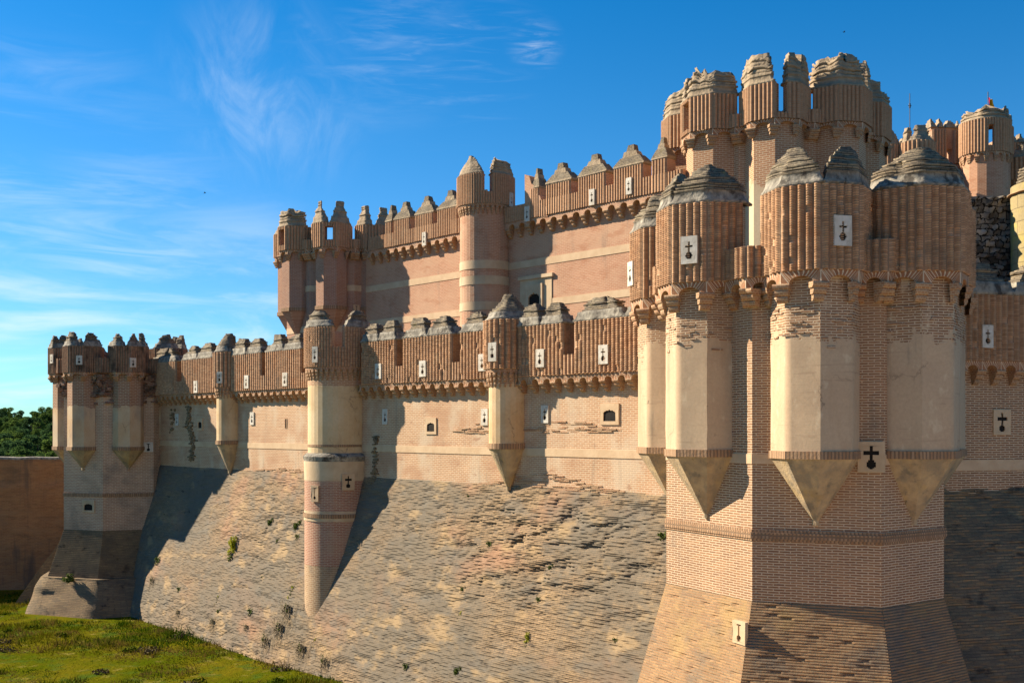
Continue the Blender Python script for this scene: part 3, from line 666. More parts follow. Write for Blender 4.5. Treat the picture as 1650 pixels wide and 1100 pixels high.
for px, py, r, wd, ht, kd, mm in ((508, 571, 2.12, .42, .95, 'orb', None), (588.5, 658, 1.88, .42, .6, 'key', M['plaster']), (561, 776, 2.09, .75, .95, 'cross', M['band']), (508, 795, 2.09, .55, .95, 'key', M['band']), (574.5, 861, 2.09, .6, .95, 'key', M['band'])):
    on_round(ct_, r, px, py, wd, ht, kd, rt_, 'loophole', .05, mm)

# ------------------------------------------------------------------ NEAR CORNER TOWER (right)
P_ = [np.array(p) for p in ((7.91, 50.26), (6.48, 45.57), (9.01, 40.74), (13.36, 39.23), (16.48, 41.43), (16.55, 45.9), (13.6, 50.5))]
nt = thing('corner_tower', 'huge near polygonal brick corner tower with clustered ribbed turrets at the right', 'tower', (11.8, 44.5, -14))
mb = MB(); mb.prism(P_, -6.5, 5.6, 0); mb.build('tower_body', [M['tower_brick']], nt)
mb = MB(); ns_ = 56
for fi in range(5):
    rows = []; uvs = []
    for i in range(80):
        z1 = -6.5-i*.1; d = .02+.27*.1*i
        q = offset_poly(P_, d); p0, p1 = q[fi], q[fi+1]; L = np.linalg.norm(p1-p0); w_ = edge_wall(p0, p1); f = np.linspace(0, 1, ns_); s_q = f*L
        col = np.floor((s_q+(.17 if i % 2 else 0))/.34); rnd = h3(col+fi*100, np.full(ns_, i), col*0, 21); rnd2 = h3(col+fi*100, np.full(ns_, i), col*0, 22)
        edge = np.minimum(1, np.minimum(f, 1-f)*12)
        o = ((rnd-.5)*.02-.05*(rnd2 > .965)-.05*(fbm(np.stack([s_q*.8, s_q*0+z1*1.6, s_q*0+fi], -1), 23, 3)-.5))*edge
        for z, oo in ((z1-.001, o-.005), (z1-.028, o-.016), (z1-.03, o+.016), (z1-.09, o+.018), (z1-.099, o+.014)):
            b_ = w_.p[None]+w_.t[None]*s_q[:, None]+w_.n[None]*oo[:, None]; rows.append(np.concatenate([b_, np.full((ns_, 1), z)], 1)); uvs.append(np.stack([s_q, np.full(ns_, z+.02)], -1))
    mb.grid(np.array(rows)[:, ::-1], np.array(uvs)[:, ::-1], 0)
mb.build('talus', [M['talus_near']], nt)
mb = MB(); mb.prism(offset_poly(P_, .05), -4.22, -3.80, 0, True, True); mb.prism(offset_poly(P_, .09), -4.13, -3.9, 0, True, True); mb.build('string_course', [M['soldier']], nt)
mb = MB(); mb.prism(offset_poly(P_, .03), -1.35, -.98, 0, True, True); mb.build('render_band', [M['band']], nt)
# body parapet between the turrets
bp_ = offset_poly(P_, .45); pb = MB(); ct2 = MB()
for i in range(6):
    p0, p1 = bp_[i], bp_[i+1]
    ribbed_panel(pb, p0, p1, 5.57, 6.75, .7, .295, fine=True, rw=.36, course=.085)
    corbel_table(ct2, p0, p1, 4.5, 5.57, .45, 5)
pb.build('parapet', [M['tower_brick'], M['rib']], nt); ct2.build('corbel_table', [M['vouss'], M['corbel']], nt)
NSH = brick_mat('near turret shaft', (.31, .165, .085), (.215, .11, .06), (.52, .40, .27), .095, .42, .020, plaster=((.50, .365, .235), (.43, .305, .195), 3.35, 3.4, 1), stains=[((.34, .22, .13), (.9, .9, .16), .50, .70, .55, 48), (GREY, (1.8, 1.8, .22), .58, .76, .5, 49), ((.26, .17, .11), (.35, .35, 7), .60, .70, .4, 50), ((.62, .5, .34), (1.4, 1.4, .8), .58, .68, .5, 62), (DARK, (3, 3, 3.4), .70, .75, .7, 63)], bump=.5, dist=.03)
nm = {'shaft': NSH, 'brick': M['tower_brick'], 'rib': M['rib']}
zt_ = (-3.4, -.9, 4.48, 5.57, 8.6)
faces = [(P_[i], P_[i+1]) for i in range(5)]
specs = [dict(caps=((-110, -8), (-6, 110)), seed=61, cap_h=1.5), dict(caps=((-118, 5), (7, 118)), seed=67, cap_h=1.55), dict(caps=((-112, 11), (13, 112)), seed=71, cap_h=1.5),
         dict(caps=((-125, 125),), seed=77, cap_h=1.65), dict(caps=((-110, 110),), seed=83, cap_h=1.4)]
tur_c = []
for (p0, p1), sp in zip(faces, specs):
    w = edge_wall(p0, p1); c = (p0+p1)/2; al = math.degrees(math.atan2(w.n[0], -w.n[1])); tur_c.append((c, al))
    turret(nt, c, al, 1.62, 1.92, -10, zt_, nm, fine=True, pitch=.295, rw=.345, course=.085, nlay=9, cap_tip=.2, span=118, thick=.55, rough=.04, style='hive9', **sp)
def facet_wall(c, R, a0, k): return edge_wall(c+R*A(a0+k*45), c+R*A(a0+(k+1)*45))
for ti, kf, px, py in ((1, -1, 1111, 403), (2, 0, 1357, 372), (0, -2, 1017.5, 441)):
    w = facet_wall(tur_c[ti][0], 1.92, -10, kf); a, z = w.hit(px, py, .1); plaque(w, a, z, .1, .68, 1.06, 'orb', nt)
bk = MB(); r = random.Random(31)
for c_, al_ in tur_c[1:]:
    for q in range(70):
        kf = r.choice((-2, -1, 0, 1)); w = facet_wall(c_, 1.61, -10, kf); L_ = 2*1.61*math.sin(R_(22.5)); z = 4.3-abs(r.gauss(0, .55)); d = r.uniform(.0, .05)
        if (w.P(L_/2)-c_)@A(al_) < .2: continue
        bk.box(w.P(r.uniform(.1, L_-.1), -.03), w.t, w.n, r.uniform(.15, .5), d+.03, z, z+r.uniform(.045, .10), 0)
bk.jitter(.02, 3); bk.build('broken_facing', [M['tower_brick']], nt)
w = edge_wall(P_[2], P_[3]); a, z = w.hit(1404, 736); plaque(w, a, z, .045, .95, 1.1, 'cross', nt, 'loophole', .05, M['plaster'])
w = edge_wall(*offset_poly(P_, .02+.27*1.2)[1:3]); a, z = w.hit(1195, 1018); plaque(w, a, z, .02, .72, .85, 'key', nt, 'loophole', .12, M['plaster'])

# ------------------------------------------------------------------ curtain wall running right from the near tower
W2 = Wall((18.3, 44.2), (.966, .26))
rw = thing('curtain_wall', 'shaded brick curtain wall at the right edge, behind the near corner tower', 'castle wall', (*W2.P(2), -14))
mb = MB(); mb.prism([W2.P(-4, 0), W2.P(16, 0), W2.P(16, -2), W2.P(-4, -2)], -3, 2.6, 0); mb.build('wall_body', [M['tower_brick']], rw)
mb = MB(); mb.prism([W2.P(-4, .035), W2.P(16, .035), W2.P(16, -.1), W2.P(-4, -.1)], -1.75, -1.3, 0, True, True); mb.build('render_band', [M['band']], rw)
talus_mesh(W2, -3, 16, -2.45, -14.6, .3, .1, 13, lambda s, z: np.full_like(s, .25)).build('talus', [M['plinth']], rw)
mb = MB(); corbel_table(mb, W2.P(-3, .5), W2.P(15, .5), 1.75, 2.7, .5, 20, .46); mb.build('corbel_table', [M['vouss'], M['corbel']], rw)
for (s0, s1) in ((-3, 4.6), (5.4, 11)):
    m_ = MB(); ribbed_panel(m_, W2.P(s0, .5), W2.P(s1, .5), 2.7, 5.4, .7, .28, fine=True, rw=.38, course=.085); mo = m_.build('merlon', [M['tower_brick'], M['rib']], rw)
    n_ = 3
    for i in range(n_):
        b0 = s0+(s1-s0)*i/n_; b1 = s0+(s1-s0)*(i+1)/n_
        cm = MB(); cap_mesh(cm, [W2.P(b0+.02, .57), W2.P(b1-.02, .57), W2.P(b1-.02, -.27), W2.P(b0+.02, -.27)], 5.4, 1.25, 90+i+int(s0), nlay=4, cope=.42, rough=.05, style='block'); cm.build('cap', [M['coping'], M['cap']], mo)
a, z = W2.hit(1590, 542, .6); plaque(W2, a, z, .6, .52, .92, 'orb', rw)
a, z = W2.hit(1613.5, 680); plaque(W2, a, z, 0, .85, 1.05, 'cross', rw, 'loophole', .06, M['plaster'])

# ------------------------------------------------------------------ FAR CORNER TOWER (left)
KL = 1.08; L2 = np.array([-29.0, 77.0])*KL; s_ = 3.42*KL
def tdir(al): al = R_(al); return np.array([math.cos(al), math.sin(al)])
lp = {2: L2}
als = {0: -118, 1: -78, 2: -19, 3: 22, 4: 72, 5: 120}
lp[1] = L2-s_*tdir(-19); lp[0] = lp[1]-s_*tdir(-78); lp[-1] = lp[0]-s_*tdir(-118); lp[3] = L2+s_*tdir(22); lp[4] = lp[3]+s_*tdir(72)
LP = [lp[i] for i in (-1, 0, 1, 2, 3, 4)]
lt = thing('corner_tower', 'far polygonal corner tower with ruined parapet and battered plinth, at the left end', 'tower', (-32, 88.5, -14))
ERO = brick_mat('far tower brick', (.46, .28, .17), (.38, .22, .135), (.55, .42, .30), .12, .38, .022, stains=[((.30, .2, .13), (.4, .4, .6), .5, .7, .5, 51), (GREY, (.5, .5, .4), .5, .7, .5, 52)], bump=.5)
RUIN = brick_mat('far tower ruined brick', (.27, .12, .07), (.20, .09, .055), (.33, .24, .17), .12, .38, .022, stains=[(DARK, (1.2, 1.2, 2), .5, .66, .8, 53), ((.42, .32, .24), 1.5, .6, .72, .6, 54)], bump=.9, dist=.08)
mb = MB(); mb.prism(LP, -7.3*KL, 2.2*KL, 0); mb.prism(offset_poly(LP, .02), 2.2*KL, 4.0*KL, 1); mb.build('tower_body', [ERO, RUIN], lt)
mb = MB(); mb.prism(offset_poly(LP, .06), -4.9*KL, -4.66*KL, 0, True, True); mb.build('string_course', [M['soldier']], lt)
mb = MB()
for i in range(26):
    z1 = -7.3*KL-i*.14; mb.prism(offset_poly(LP, .02+.30*.14*i), z1-.14, z1, 0, True)
mb.build('talus', [M['plinth']], lt)
ap = MB(); cen = np.mean(LP, 0)                 # rounded apron at the foot
basep = resample(offset_poly(LP, 1.55), 40); r_ap = []
for i in range(27):
    z1 = -11.4-i*.125; f = i/26
    q = cen+(basep-cen)*(1.02+.25*f**.9)
    q = q+np.stack([vnoise(np.concatenate([q*.8, np.full((len(q), 1), z1*1.5)], 1), 5), vnoise(np.concatenate([q*.8, np.full((len(q), 1), z1*1.5)], 1), 6)], -1)*.25
    for z in (z1, z1-.11): r_ap.append(np.concatenate([q, np.full((len(q), 1), z)], 1))
r_ap = np.array(r_ap); r_ap = np.concatenate([r_ap, r_ap[:, :1]], 1)
ap.grid(r_ap, np.stack([np.broadcast_to(np.arange(r_ap.shape[1])*.55, r_ap.shape[:2]), r_ap[..., 2]], -1), 0); ap.poly(r_ap[0][:-1], 0)
ap.build('plinth', [M['plinth']], lt)
# battered buttress behind, towards the moat wall
bt = MB(); prof = [(-34.6, -6.4), (-37.4, -10.4), (-37.5, -10.45), (-40.6, -14.8), (-33, -14.8)]
for i in range(len(prof)):
    (x0, z0), (x1, z1) = prof[i], prof[(i+1) % len(prof)]
    bt.quad((x0, 87.7, z0), (x1, 87.7, z1), (x1, 91.9, z1), (x0, 91.9, z0), 0)
bt.poly([(x, 87.7, z) for x, z in prof], 0); bt.poly([(x, 91.9, z) for x, z in prof[::-1]], 0)
bt.jitter(.05, .7); bt.build('buttress', [M['plinth']], lt)
LSH = brick_mat('far turret shaft', (.32, .16, .09), (.25, .12, .07), (.42, .31, .21), .12, .38, .022, plaster=((.56, .42, .27), (.48, .31, .17), 1.6, 1.3, 1), stains=[((.27, .22, .18), (.7, .7, .3), .5, .7, .5, 55), ((.38, .19, .09), (.8, .8, .25), .55, .75, .5, 56)], bump=.5)
RR = brick_mat('ruined rib brick', (.30, .165, .095), (.22, .115, .07), (.24, .17, .115), 1.0, 1.0, .12, 0, stains=[(DARK, (1.2, 1.2, .8), .48, .66, .75, 96), ((.40, .3, .2), 1.2, .58, .7, .5, 97)], bump=.7)
lm = {'shaft': LSH, 'brick': RUIN, 'rib': RR, 'cone': M['cone']}
for i in range(5):
    p0, p1 = LP[i], LP[i+1]; w = edge_wall(p0, p1); c = (p0+p1)/2; al = math.degrees(math.atan2(w.n[0], -w.n[1]))
    turret(lt, c, al, 1.06*KL, 1.34*KL, -21, tuple(KL*q for q in (-2.85, -1.4, 3.3, 3.9, 5.75)), lm, pitch=.2, caps=((-105, -20), (-8, 42), (58, 118)) if i != 2 else ((-115, 20), (40, 110)), cap_h=1.1-.08*(i % 2), seed=101+i*7, nlay=5, cap_tip=.3, span=118, rough=.06, style='block', cope=.35)
pb = MB(); bp_ = offset_poly(LP, .4)
for i in range(5):
    ribbed_panel(pb, bp_[i], bp_[i+1], 3.9*KL, 4.95*KL, .6, .2)
pb.jitter(.04, 1.5); pb.build('parapet', [RUIN, RR], lt)
# broken masonry under the ruined parapet
bm = MB(); r = random.Random(4)
for i in range(420):
    f = r.randrange(5); w = edge_wall(LP[f], LP[f+1]); a = r.uniform(-.3, s_+.3); z = r.gauss(2.9*KL, .55)
    bm.box(w.P(a, -.1), w.t, w.n, r.uniform(.2, .6), r.uniform(.15, .5), z, z+r.uniform(.08, .3), 0)
bm.jitter(.08, 2); bm.build('broken_facing', [RUIN], lt)
w = edge_wall(LP[3], LP[4]); a, z = w.hit(239, 720); plaque(w, a, z, 0, .7, .75, 'key', lt, 'loophole', .05, M['lime'])
w = edge_wall(LP[2], LP[3]); a, z = w.hit(143, 815); plaque(w, a, z, 0, 1.15, .95, 'gun', lt, 'gun_port', .07, M['plaster'])
for ti, px, py, kf in ((2, 128, 580, 0), (3, 214, 584, 1), (1, 84, 578, -1)):
    p0, p1 = LP[ti], LP[ti+1]; c = (p0+p1)/2; w = facet_wall(c, 1.34*KL, -21, kf); a, z = w.hit(px, py, .1); plaque(w, a, z, .1, .46, .7, 'orb', lt)

# ------------------------------------------------------------------ INNER CASTLE
WK = Wall(W1.n*(-(47.7-37.7))+W1.p, T1)      # inner curtain
ik = thing('inner_wall', 'high pink brick inner wall with cream bands and gabled merlons', 'castle wall', (*WK.P(-20), 3))
aL, aR = WK.at(615), WK.at(1085)
mb = MB(); mb.prism([WK.P(aL-2, 0), WK.P(aR+2, 0), WK.P(aR+2, -2.2), WK.P(aL-2, -2.2)], 2, 13.15, 0); mb.build('wall_body', [M['inner_brick']], ik)
for z0, z1 in ((10.2, 10.65), (7.6, 8.05)):
    mb = MB(); mb.prism([WK.P(aL-2, .03), WK.P(aR+2, .03), WK.P(aR+2, -.1), WK.P(aL-2, -.1)], z0, z1, 0, True, True); mb.build('render_band', [M['band']], ik)
mb = MB(); corbel_table(mb, WK.P(aL-1, .45), WK.P(aR+1, .45), 12.2, 13.15, .45, int(round((aR-aL+2)/.95)), .45, mv=2, mc=1); mb.jitter(.02, 2)
mb.build('corbel_table', [M['vouss'], M['corbel'], M['inner_brick']], ik)
pm = MB(); ribbed_panel(pm, WK.P(aL-1, .43), WK.P(aR+1, .43), 13.15, 14.15, .55, .2); pm.build('parapet', [M['inner_brick'], M['rib_far']], ik)
k = 0
for (x0, x1) in ((622, 632), (636, 661), (670, 698), (706, 738), (856, 869), (881, 920), (933, 976), (990, 1036), (1051, 1075)):
    s0, s1 = WK.at(x0, .45), WK.at(x1, .45); k += 1
    m_ = MB(); ribbed_panel(m_, WK.P(s0, .45), WK.P(s1, .45), 13.17, 14.95, .75, .2); mo = m_.build('merlon', [M['inner_brick'], M['rib_far']], ik)
    # ribbed stepped gable on top, hipped from front and sides
    cm = MB(); L = s1-s0; lev = [(0, 14.95, 1.0), (-.05, 15.02, 1.09), (-.03, 15.12, 1.08), (.12, 15.58, .66), (.14, 15.6, .50), (.17, 15.86, .42), (.18, 15.88, .28), (.22, 16.25, .20)]
    for (f0, z0, q0), (f1, z1, q1) in zip(lev[:-1], lev[1:]):
        def rect(f, q): m = (s0+s1)/2; return [WK.P(m-L/2*q, .47-f), WK.P(m+L/2*q, .47-f), WK.P(m+L/2*q, -.32+f), WK.P(m-L/2*q, -.32+f)]
        cm.prism(rect(f0, q0), z0, z1, 1 if z1-z0 > .3 else 0, False, False, rect(f1, q1))
    cm.poly([(*p, 16.25) for p in rect(.22, .20)], 0); cm.jitter(.05, 2.5, k)
    cm.build('cap', [M['gallery'], M['cap']], mo)
for px, py in ((954.5, 318), (1014, 300), (684, 385), (850, 345)):
    a, z = WK.hit(px, py, .55); plaque(WK, a, z, .55, .42, .95, 'orb', ik)
bw_ = MB(); pts = [WK.hit(px, py, .5) for px, py in ((846, 350), (846, 282), (853, 284), (856, 296), (861, 299), (864, 312), (870, 316), (873, 330), (880, 333), (882, 349))]
for o_ in (.5, -.1): bw_.poly([WK.V(a, o_, z) for a, z in pts], 0)
for (a0_, z0_), (a1_, z1_) in zip(pts[:-1], pts[1:]): bw_.quad(WK.V(a0_, .5, z0_), WK.V(a1_, .5, z1_), WK.V(a1_, -.1, z1_), WK.V(a0_, -.1, z0_), 0)
bw_.jitter(.05, 2); bw_.build('broken_facing', [M['inner_brick']], ik)
# rendered surround with the arched door
a0, a1 = WK.at(838, .04), WK.at(889, .04)
mb = MB(); mb.prism([WK.P(a0, .05), WK.P(a1, .05), WK.P(a1, -.1), WK.P(a0, -.1)], 5.0, 9.4, 0, True, True)
mb.prism([WK.P(a0-.1, .16), WK.P(a1+.15, .16), WK.P(a1+.15, -.1), WK.P(a0-.1, -.1)], 9.4, 9.62, 0, True, True); mb.build('door_surround', [M['plaster']], ik)
a, z = WK.hit(862, 482, .06); dr = plaque(WK, a, z, .055, 1.5, 1.9, 'gun', ik, 'door', .12, M['plaster'])
a, z = WK.hit(830, 443)

# inner round turret
ci = WK.P(WK.at(793), .55); al_k = al_w1
it = thing('round_tower', 'round brick tower with broken crown on the inner castle wall', 'tower', (*ci, 3))
im = {'shaft': M['inner_brick'], 'brick': M['inner_brick'], 'rib': M['rib_far']}
turret(it, ci, 0, 1.70, 1.84, 5, (1, 3.0, 13.7, 14.35, 16.3), im, nsides=36, pitch=.21, caps=((-88, -5), (15, 98, 'crown', .85)), cap_h=1.3, seed=131, nlay=7, cap_tip=.22, thick=.6, cone=False, span=150, moulding=False,
       notch={0: 1.1, 10: 1.2}, mcope=M['gallery'], mcap=M['gallery'], pw=.9)
ct_save = ct_; ct_ = ci
ring_stack([(1.73, 10.2, 1.73, 10.75, 0), (1.73, 9.2, 1.73, 9.75, 1), (1.73, 7.55, 1.73, 8.1, 0)]).build('render_band', [M['band'], M['plaster']], it)
ct_ = ct_save
on_round(ci, 1.9, 823, 322, .4, .9, 'orb', it); on_round(ci, 1.72, 830, 443, .3, .8, 'key', it)

def keep_tower(th, verts, als_, Rs, Rt, a0, z, body_z, mats, specs, body_mat, band=None):
    mb = MB(); mb.prism(verts, body_z[0], body_z[1], 0); mb.build('tower_body', [body_mat], th)
    bp = offset_poly(verts, .4); pb = MB(); c_ = MB()
    for i, sp in enumerate(specs):
        if sp is None: continue
        p0, p1 = verts[i], verts[i+1]; w = edge_wall(p0, p1); c = (p0+p1)/2; al = math.degrees(math.atan2(w.n[0], -w.n[1]))
        turret(th, c, al, Rs, Rt, a0, z, mats, thick=.5, span=100, rough=.03, **sp)
        L = np.linalg.norm(bp[i+1]-bp[i]); corbel_table(c_, bp[i], bp[i+1], z[2], z[3], .4, max(2, int(L/1.0))); ribbed_panel(pb, bp[i], bp[i+1], z[3], z[3]+.7, .6, .21)
    c_.build('corbel_table', [M['vouss'], M['corbel']], th); pb.build('parapet', [mats['brick'], mats['rib']], th)
    if band:
        for z0, z1 in band:
            mb = MB(); mb.prism(offset_poly(verts, .03), z0, z1, 0, True, True); mb.build('render_band', [M['band']], th)
def chain(start, idx, als_, s):
    """vertices of a polygon from face normals als_, with vertex idx at start"""
    v = {idx: np.asarray(start, float)}
    for i in range(idx, len(als_)): v[i+1] = v[i]+s*tdir(als_[i])
    for i in range(idx, 0, -1): v[i-1] = v[i]-s*tdir(als_[i-1])
    return [v[i] for i in range(len(als_)+1)]
# inner left tower
IB = brick_mat('inner tower brick', (.36, .19, .12), (.30, .15, .095), (.42, .28, .2), .1, .33, .016, stains=[((.30, .22, .18), (.5, .5, .3), .52, .72, .5, 57), ((.30, .13, .07), (1, 1, .5), .6, .75, .5, 58)], bump=.4)
vi = chain((-15.4, 82.5), 2, [-95, -50, -5, 40, 85, 130], 3.5)
t3 = thing('corner_tower', 'inner castle corner tower with ruined windowed turrets at the left', 'tower', (-13.5, 86, 3))
kmats = {'shaft': IB, 'brick': IB, 'rib': M['rib_far'], 'cone': IB}
keep_tower(t3, vi, None, 1.25, 1.5, -20, (7.0, 9.1, 12.7, 13.5, 15.3), (2, 13.5), kmats,
    [dict(caps=((-90, 90, 'block', 1.2),), cap_h=1.2, seed=141, mcope=M['gallery'], mcap=M['gallery']), dict(caps=((-90, 90, 'crown', 1.25),), cap_h=1.4, seed=143, window=(-10, .15, .75, 13.9, 15.1), nlay=4, cap_tip=.6, mcope=M['gallery'], mcap=M['gallery']),
     dict(caps=((-85, -4, 'block', 1.75), (10, 90, 'block', 1.7)), cap_h=1.75, seed=151, window=(30, .2, .7, 14.0, 15.0), cap_tip=.18, mcope=M['gallery'], mcap=M['gallery']), dict(caps=((-100, -42, 'block', 1.5), (-26, 45, 'block', 1.45)), cap_h=1.5, seed=157, window=(-15, .4, .8, 14.0, 15.0), cap_tip=.26, mcope=M['gallery'], mcap=M['gallery']),
     dict(caps=((-90, 90),), cap_h=1.0, seed=159, mcope=M['gallery'], mcap=M['gallery']), None], IB, [(10.35, 10.8), (7.3, 7.75)])
w = edge_wall(vi[3], vi[4]); a, z = w.hit(574, 499); plaque(w, a, z, 0, .5, .75, 'key', t3, 'loophole', .05, M['band'])

# great keep
vk = chain(((1190-825)/F*57.9, 57.9), 2, [-103, -58, -13, 32, 77, 122], 3.75)
t4 = thing('keep_tower', 'great keep with tall clustered turrets rising above the near corner tower', 'tower', (*np.mean(vk, 0), 3))
KB_ = brick_mat('keep brick', (.40, .20, .10), (.34, .16, .08), (.52, .38, .25), .11, .36, .02, stains=[((.5, .36, .23), (.4, .4, .25), .55, .75, .4, 59), ((.32, .13, .06), (.8, .8, .8), .58, .75, .5, 60)], bump=.5)
KS = brick_mat('keep shaft', (.40, .20, .10), (.34, .16, .08), (.52, .38, .25), .11, .36, .02, plaster=((.55, .42, .27), (.48, .35, .22), 12.6, 4.0, 1), stains=[((.32, .13, .06), (.8, .8, .8), .6, .75, .4, 61)], bump=.5)
km = {'shaft': KS, 'brick': KB_, 'rib': M['rib_far'], 'cone': M['cone']}
cpk = dict(mcope=M['gallery'], mcap=M['gallery'], nlay=6, cope=.28, style='crown')
keep_tower(t4, vk, None, 1.52, 1.78, -13, (6, 8, 15.1, 15.9, 17.75), (2, 15.9), km,
    [dict(caps=((-60, 0), (10, 90)), cap_h=1.35, seed=161, **cpk), dict(caps=((-100, -30), (-18, 95)), cap_h=1.45, seed=163, window=(-22, .3, .95, 16.1, 17.6), **cpk),
     dict(caps=((-95, -2), (22, 95)), cap_h=1.55, seed=167, window=(22, .06, .48, 16.2, 17.75), **cpk), dict(caps=((-110, 22), (30, 52), (60, 110)), cap_h=1.6, seed=173, **cpk),
     dict(caps=((-90, 90),), cap_h=1.2, seed=179, **cpk), None], KB_)

# far keep with the flag
ft = thing('keep_tower', 'distant round keep turrets under the flag, at the upper right', 'tower', (36, 86, 3))
fm = {'shaft': M['inner_brick'], 'brick': M['inner_brick'], 'rib': M['rib_far'], 'cone': M['cone']}
def at(px, D): return np.array([(px-825)/F*D, D])
def far_turret(px, D, r, z, caps, ch, seed, window=None, ns=24):
    turret(ft, at(px, D), 0, r, r+.14, 3, z, fm, nsides=ns, pitch=.2, caps=caps, cap_h=ch, seed=seed, nlay=4, cap_tip=.5, thick=.45, cone=False, span=100, moulding=False, mcope=M['gallery'], mcap=M['gallery'], window=window)
far_turret(1587, 82, 1.62, (5, 6, 19.75, 20.45, 22.9), ((-170, 170, 'crown'),), .95, 201, ns=16, window=(-8, .2, .75, 20.9, 22.4))
far_turret(1478, 80, .98, (5, 6, 18.3, 18.9, 20.9), ((-170, -60, 'block'), (-50, 40, 'block'), (50, 170, 'block')), 1.15, 203)
far_turret(1616, 84, .55, (5, 6, 20.4, 21.0, 23.1), ((-170, 170, 'crown'),), .9, 207)
far_turret(1642, 85, 1.0, (5, 6, 18.6, 19.2, 20.9), ((-170, 170),), 1.1, 209)
far_turret(1431, 81, .72, (5, 6, 18.6, 19.2, 20.9), ((-170, 170),), 1.2, 215)
far_turret(1450, 82, .7, (5, 6, 18.3, 18.9, 20.6), ((-170, 170),), .9, 211)
wf = edge_wall(at(1440, 83.5), at(1650, 85)); mb = MB()
L = np.linalg.norm(at(1440, 83.5)-at(1650, 85))
def wseg(x0, x1, z0, z1): a0_, a1_ = wf.at(x0), wf.at(x1); mb.prism([wf.P(a0_, 0), wf.P(a1_, 0), wf.P(a1_, -.8), wf.P(a0_, -.8)], z0, z1, 0, True, True)
wseg(1440, 1650, 4, 20.2); wseg(1500, 1525, 20.2, 23.2); wseg(1534, 1552, 20.2, 23.2); wseg(1525, 1534, 21.6, 23.2); wseg(1600, 1650, 20.2, 22.3); wseg(1440, 1462, 20.2, 21.6)
mb.build('wall_body', [M['inner_brick']], ft)
for x0, x1, z0, z1 in ((1500, 1524, 20.4, 23.0), (1535, 1551, 20.4, 23.0), (1440, 1475, 18.9, 21.5), (1601, 1650, 20.4, 22.2)):
    rm = MB(); ribbed_panel(rm, wf.P(wf.at(x0), .14), wf.P(wf.at(x1), .14), z0, z1, .2, .26); rm.build('parapet', [M['inner_brick'], M['rib_far']], ft)
rm = MB(); corbel_table(rm, wf.P(wf.at(1440), .3), wf.P(wf.at(1650), .3), 19.3, 20.3, .3, 14); rm.build('corbel_table', [M['inner_brick'], M['corbel']], ft)
for x0, x1 in ((1499, 1508), (1512, 1519), (1524, 1540), (1543, 1550), (1628, 1639), (1641, 1652), (1441, 1449), (1452, 1461)):
    cm = MB(); a0_, a1_ = wf.at(x0), wf.at(x1); cap_mesh(cm, [wf.P(a0_, .08), wf.P(a1_, .08), wf.P(a1_, -.85), wf.P(a0_, -.85)], 23.2 if 1490 < x0 < 1560 else (22.3 if x0 > 1600 else 21.6), .7, int(x0), tip=.4, nlay=3, n=16); cm.build('cap', [M['gallery'], M['gallery']], ft)

# small lean of turrets seen between the keep and the far keep
M['rubble'] = brick_mat('dark rubble stone', (.34, .29, .23), (.07, .058, .045), (.012, .01, .008), .27, .42, .03, stains=[(DARK, 1.2, .5, .66, .6, 98), ((.40, .35, .28), 2.2, .6, .7, .6, 99)], bump=1.0, dist=.08, wobble=.13, var=.6)
# ruined rubble wall and sandstone turret at the right edge
rb = MB(); ns, nz = 60, 90
u, v = np.meshgrid(np.linspace(0, 1, ns), np.linspace(0, 1, nz))
Wr = Wall((20.2, 50.2), (1, .12)); a_ = u*4.2; topz = 10.6+.7*(fbm(np.stack([a_*.9, a_*0, a_*0], -1), 7, 3)-.5)*2-1.6*np.clip(u-.72, 0, 1)
zz = 1+v*(topz-1)
cx, cz = np.floor(a_/.42+.5*(np.floor(zz/.27) % 2)), np.floor(zz/.27)
fu, fv = (a_/.42+.5*(cz % 2)) % 1, (zz/.27) % 1
bul = (1-(2*np.abs(fu-.5))**3)*(1-(2*np.abs(fv-.5))**3)
o = bul*(.05+.25*h3(cx, cz, cx*0, 3))+.2*fbm(np.stack([a_*.8, zz*.8, a_*0], -1), 3)
o = np.where(v > .98, -.9, o)
P = np.stack([Wr.p[0]+Wr.t[0]*a_+Wr.n[0]*o, Wr.p[1]+Wr.t[1]*a_+Wr.n[1]*o, zz], -1)
rb.grid(P, np.stack([a_, zz], -1), 0); rb.box(Wr.P(2.1, -1.0), Wr.t, Wr.n, 4.1, .98, 1, 9.6, 0)
tag(rb.build('rubble_wall', [M['rubble']]), 'ruined wall of dark rough rubble stones behind the near corner tower', 'ruin wall')
SAND = brick_mat('lichen sandstone blocks', (.36, .28, .13), (.30, .235, .12), (.18, .14, .08), .62, 1.1, .018, stains=[((.42, .33, .07), 1.0, .48, .66, .6, 71), (GREY, 1.4, .55, .72, .6, 72)], bump=.8, dist=.06)
st = thing('sandstone_turret', 'pale yellow lichen covered stone turret cut by the right edge', 'turret', (24.6, 49.5, 3))
cs = np.array([24.55, 49.3]); mb = MB(); th = np.linspace(0, 2*math.pi, 33)
zs_ = np.linspace(2, 11.0, 30); P = np.array([[[cs[0]+(1.75)*math.sin(x), cs[1]-1.75*math.cos(x), z] for x in th] for z in zs_]); P[..., :2] += .05*(vnoise(P*1.4, 4)[..., None]-.5)
mb.grid(P, np.array([[[x*1.7, z] for x in th] for z in zs_]), 0); mb.build('drum', [SAND], st)
cm = MB(); cap_mesh(cm, ngon(cs, 1.82, 0, 20), 10.6, 1.2, 5, tip=.75, nlay=8, cope=.12, n=40, rough=.05); cm.build('cap', [M['corbel'], M['cap']], st)

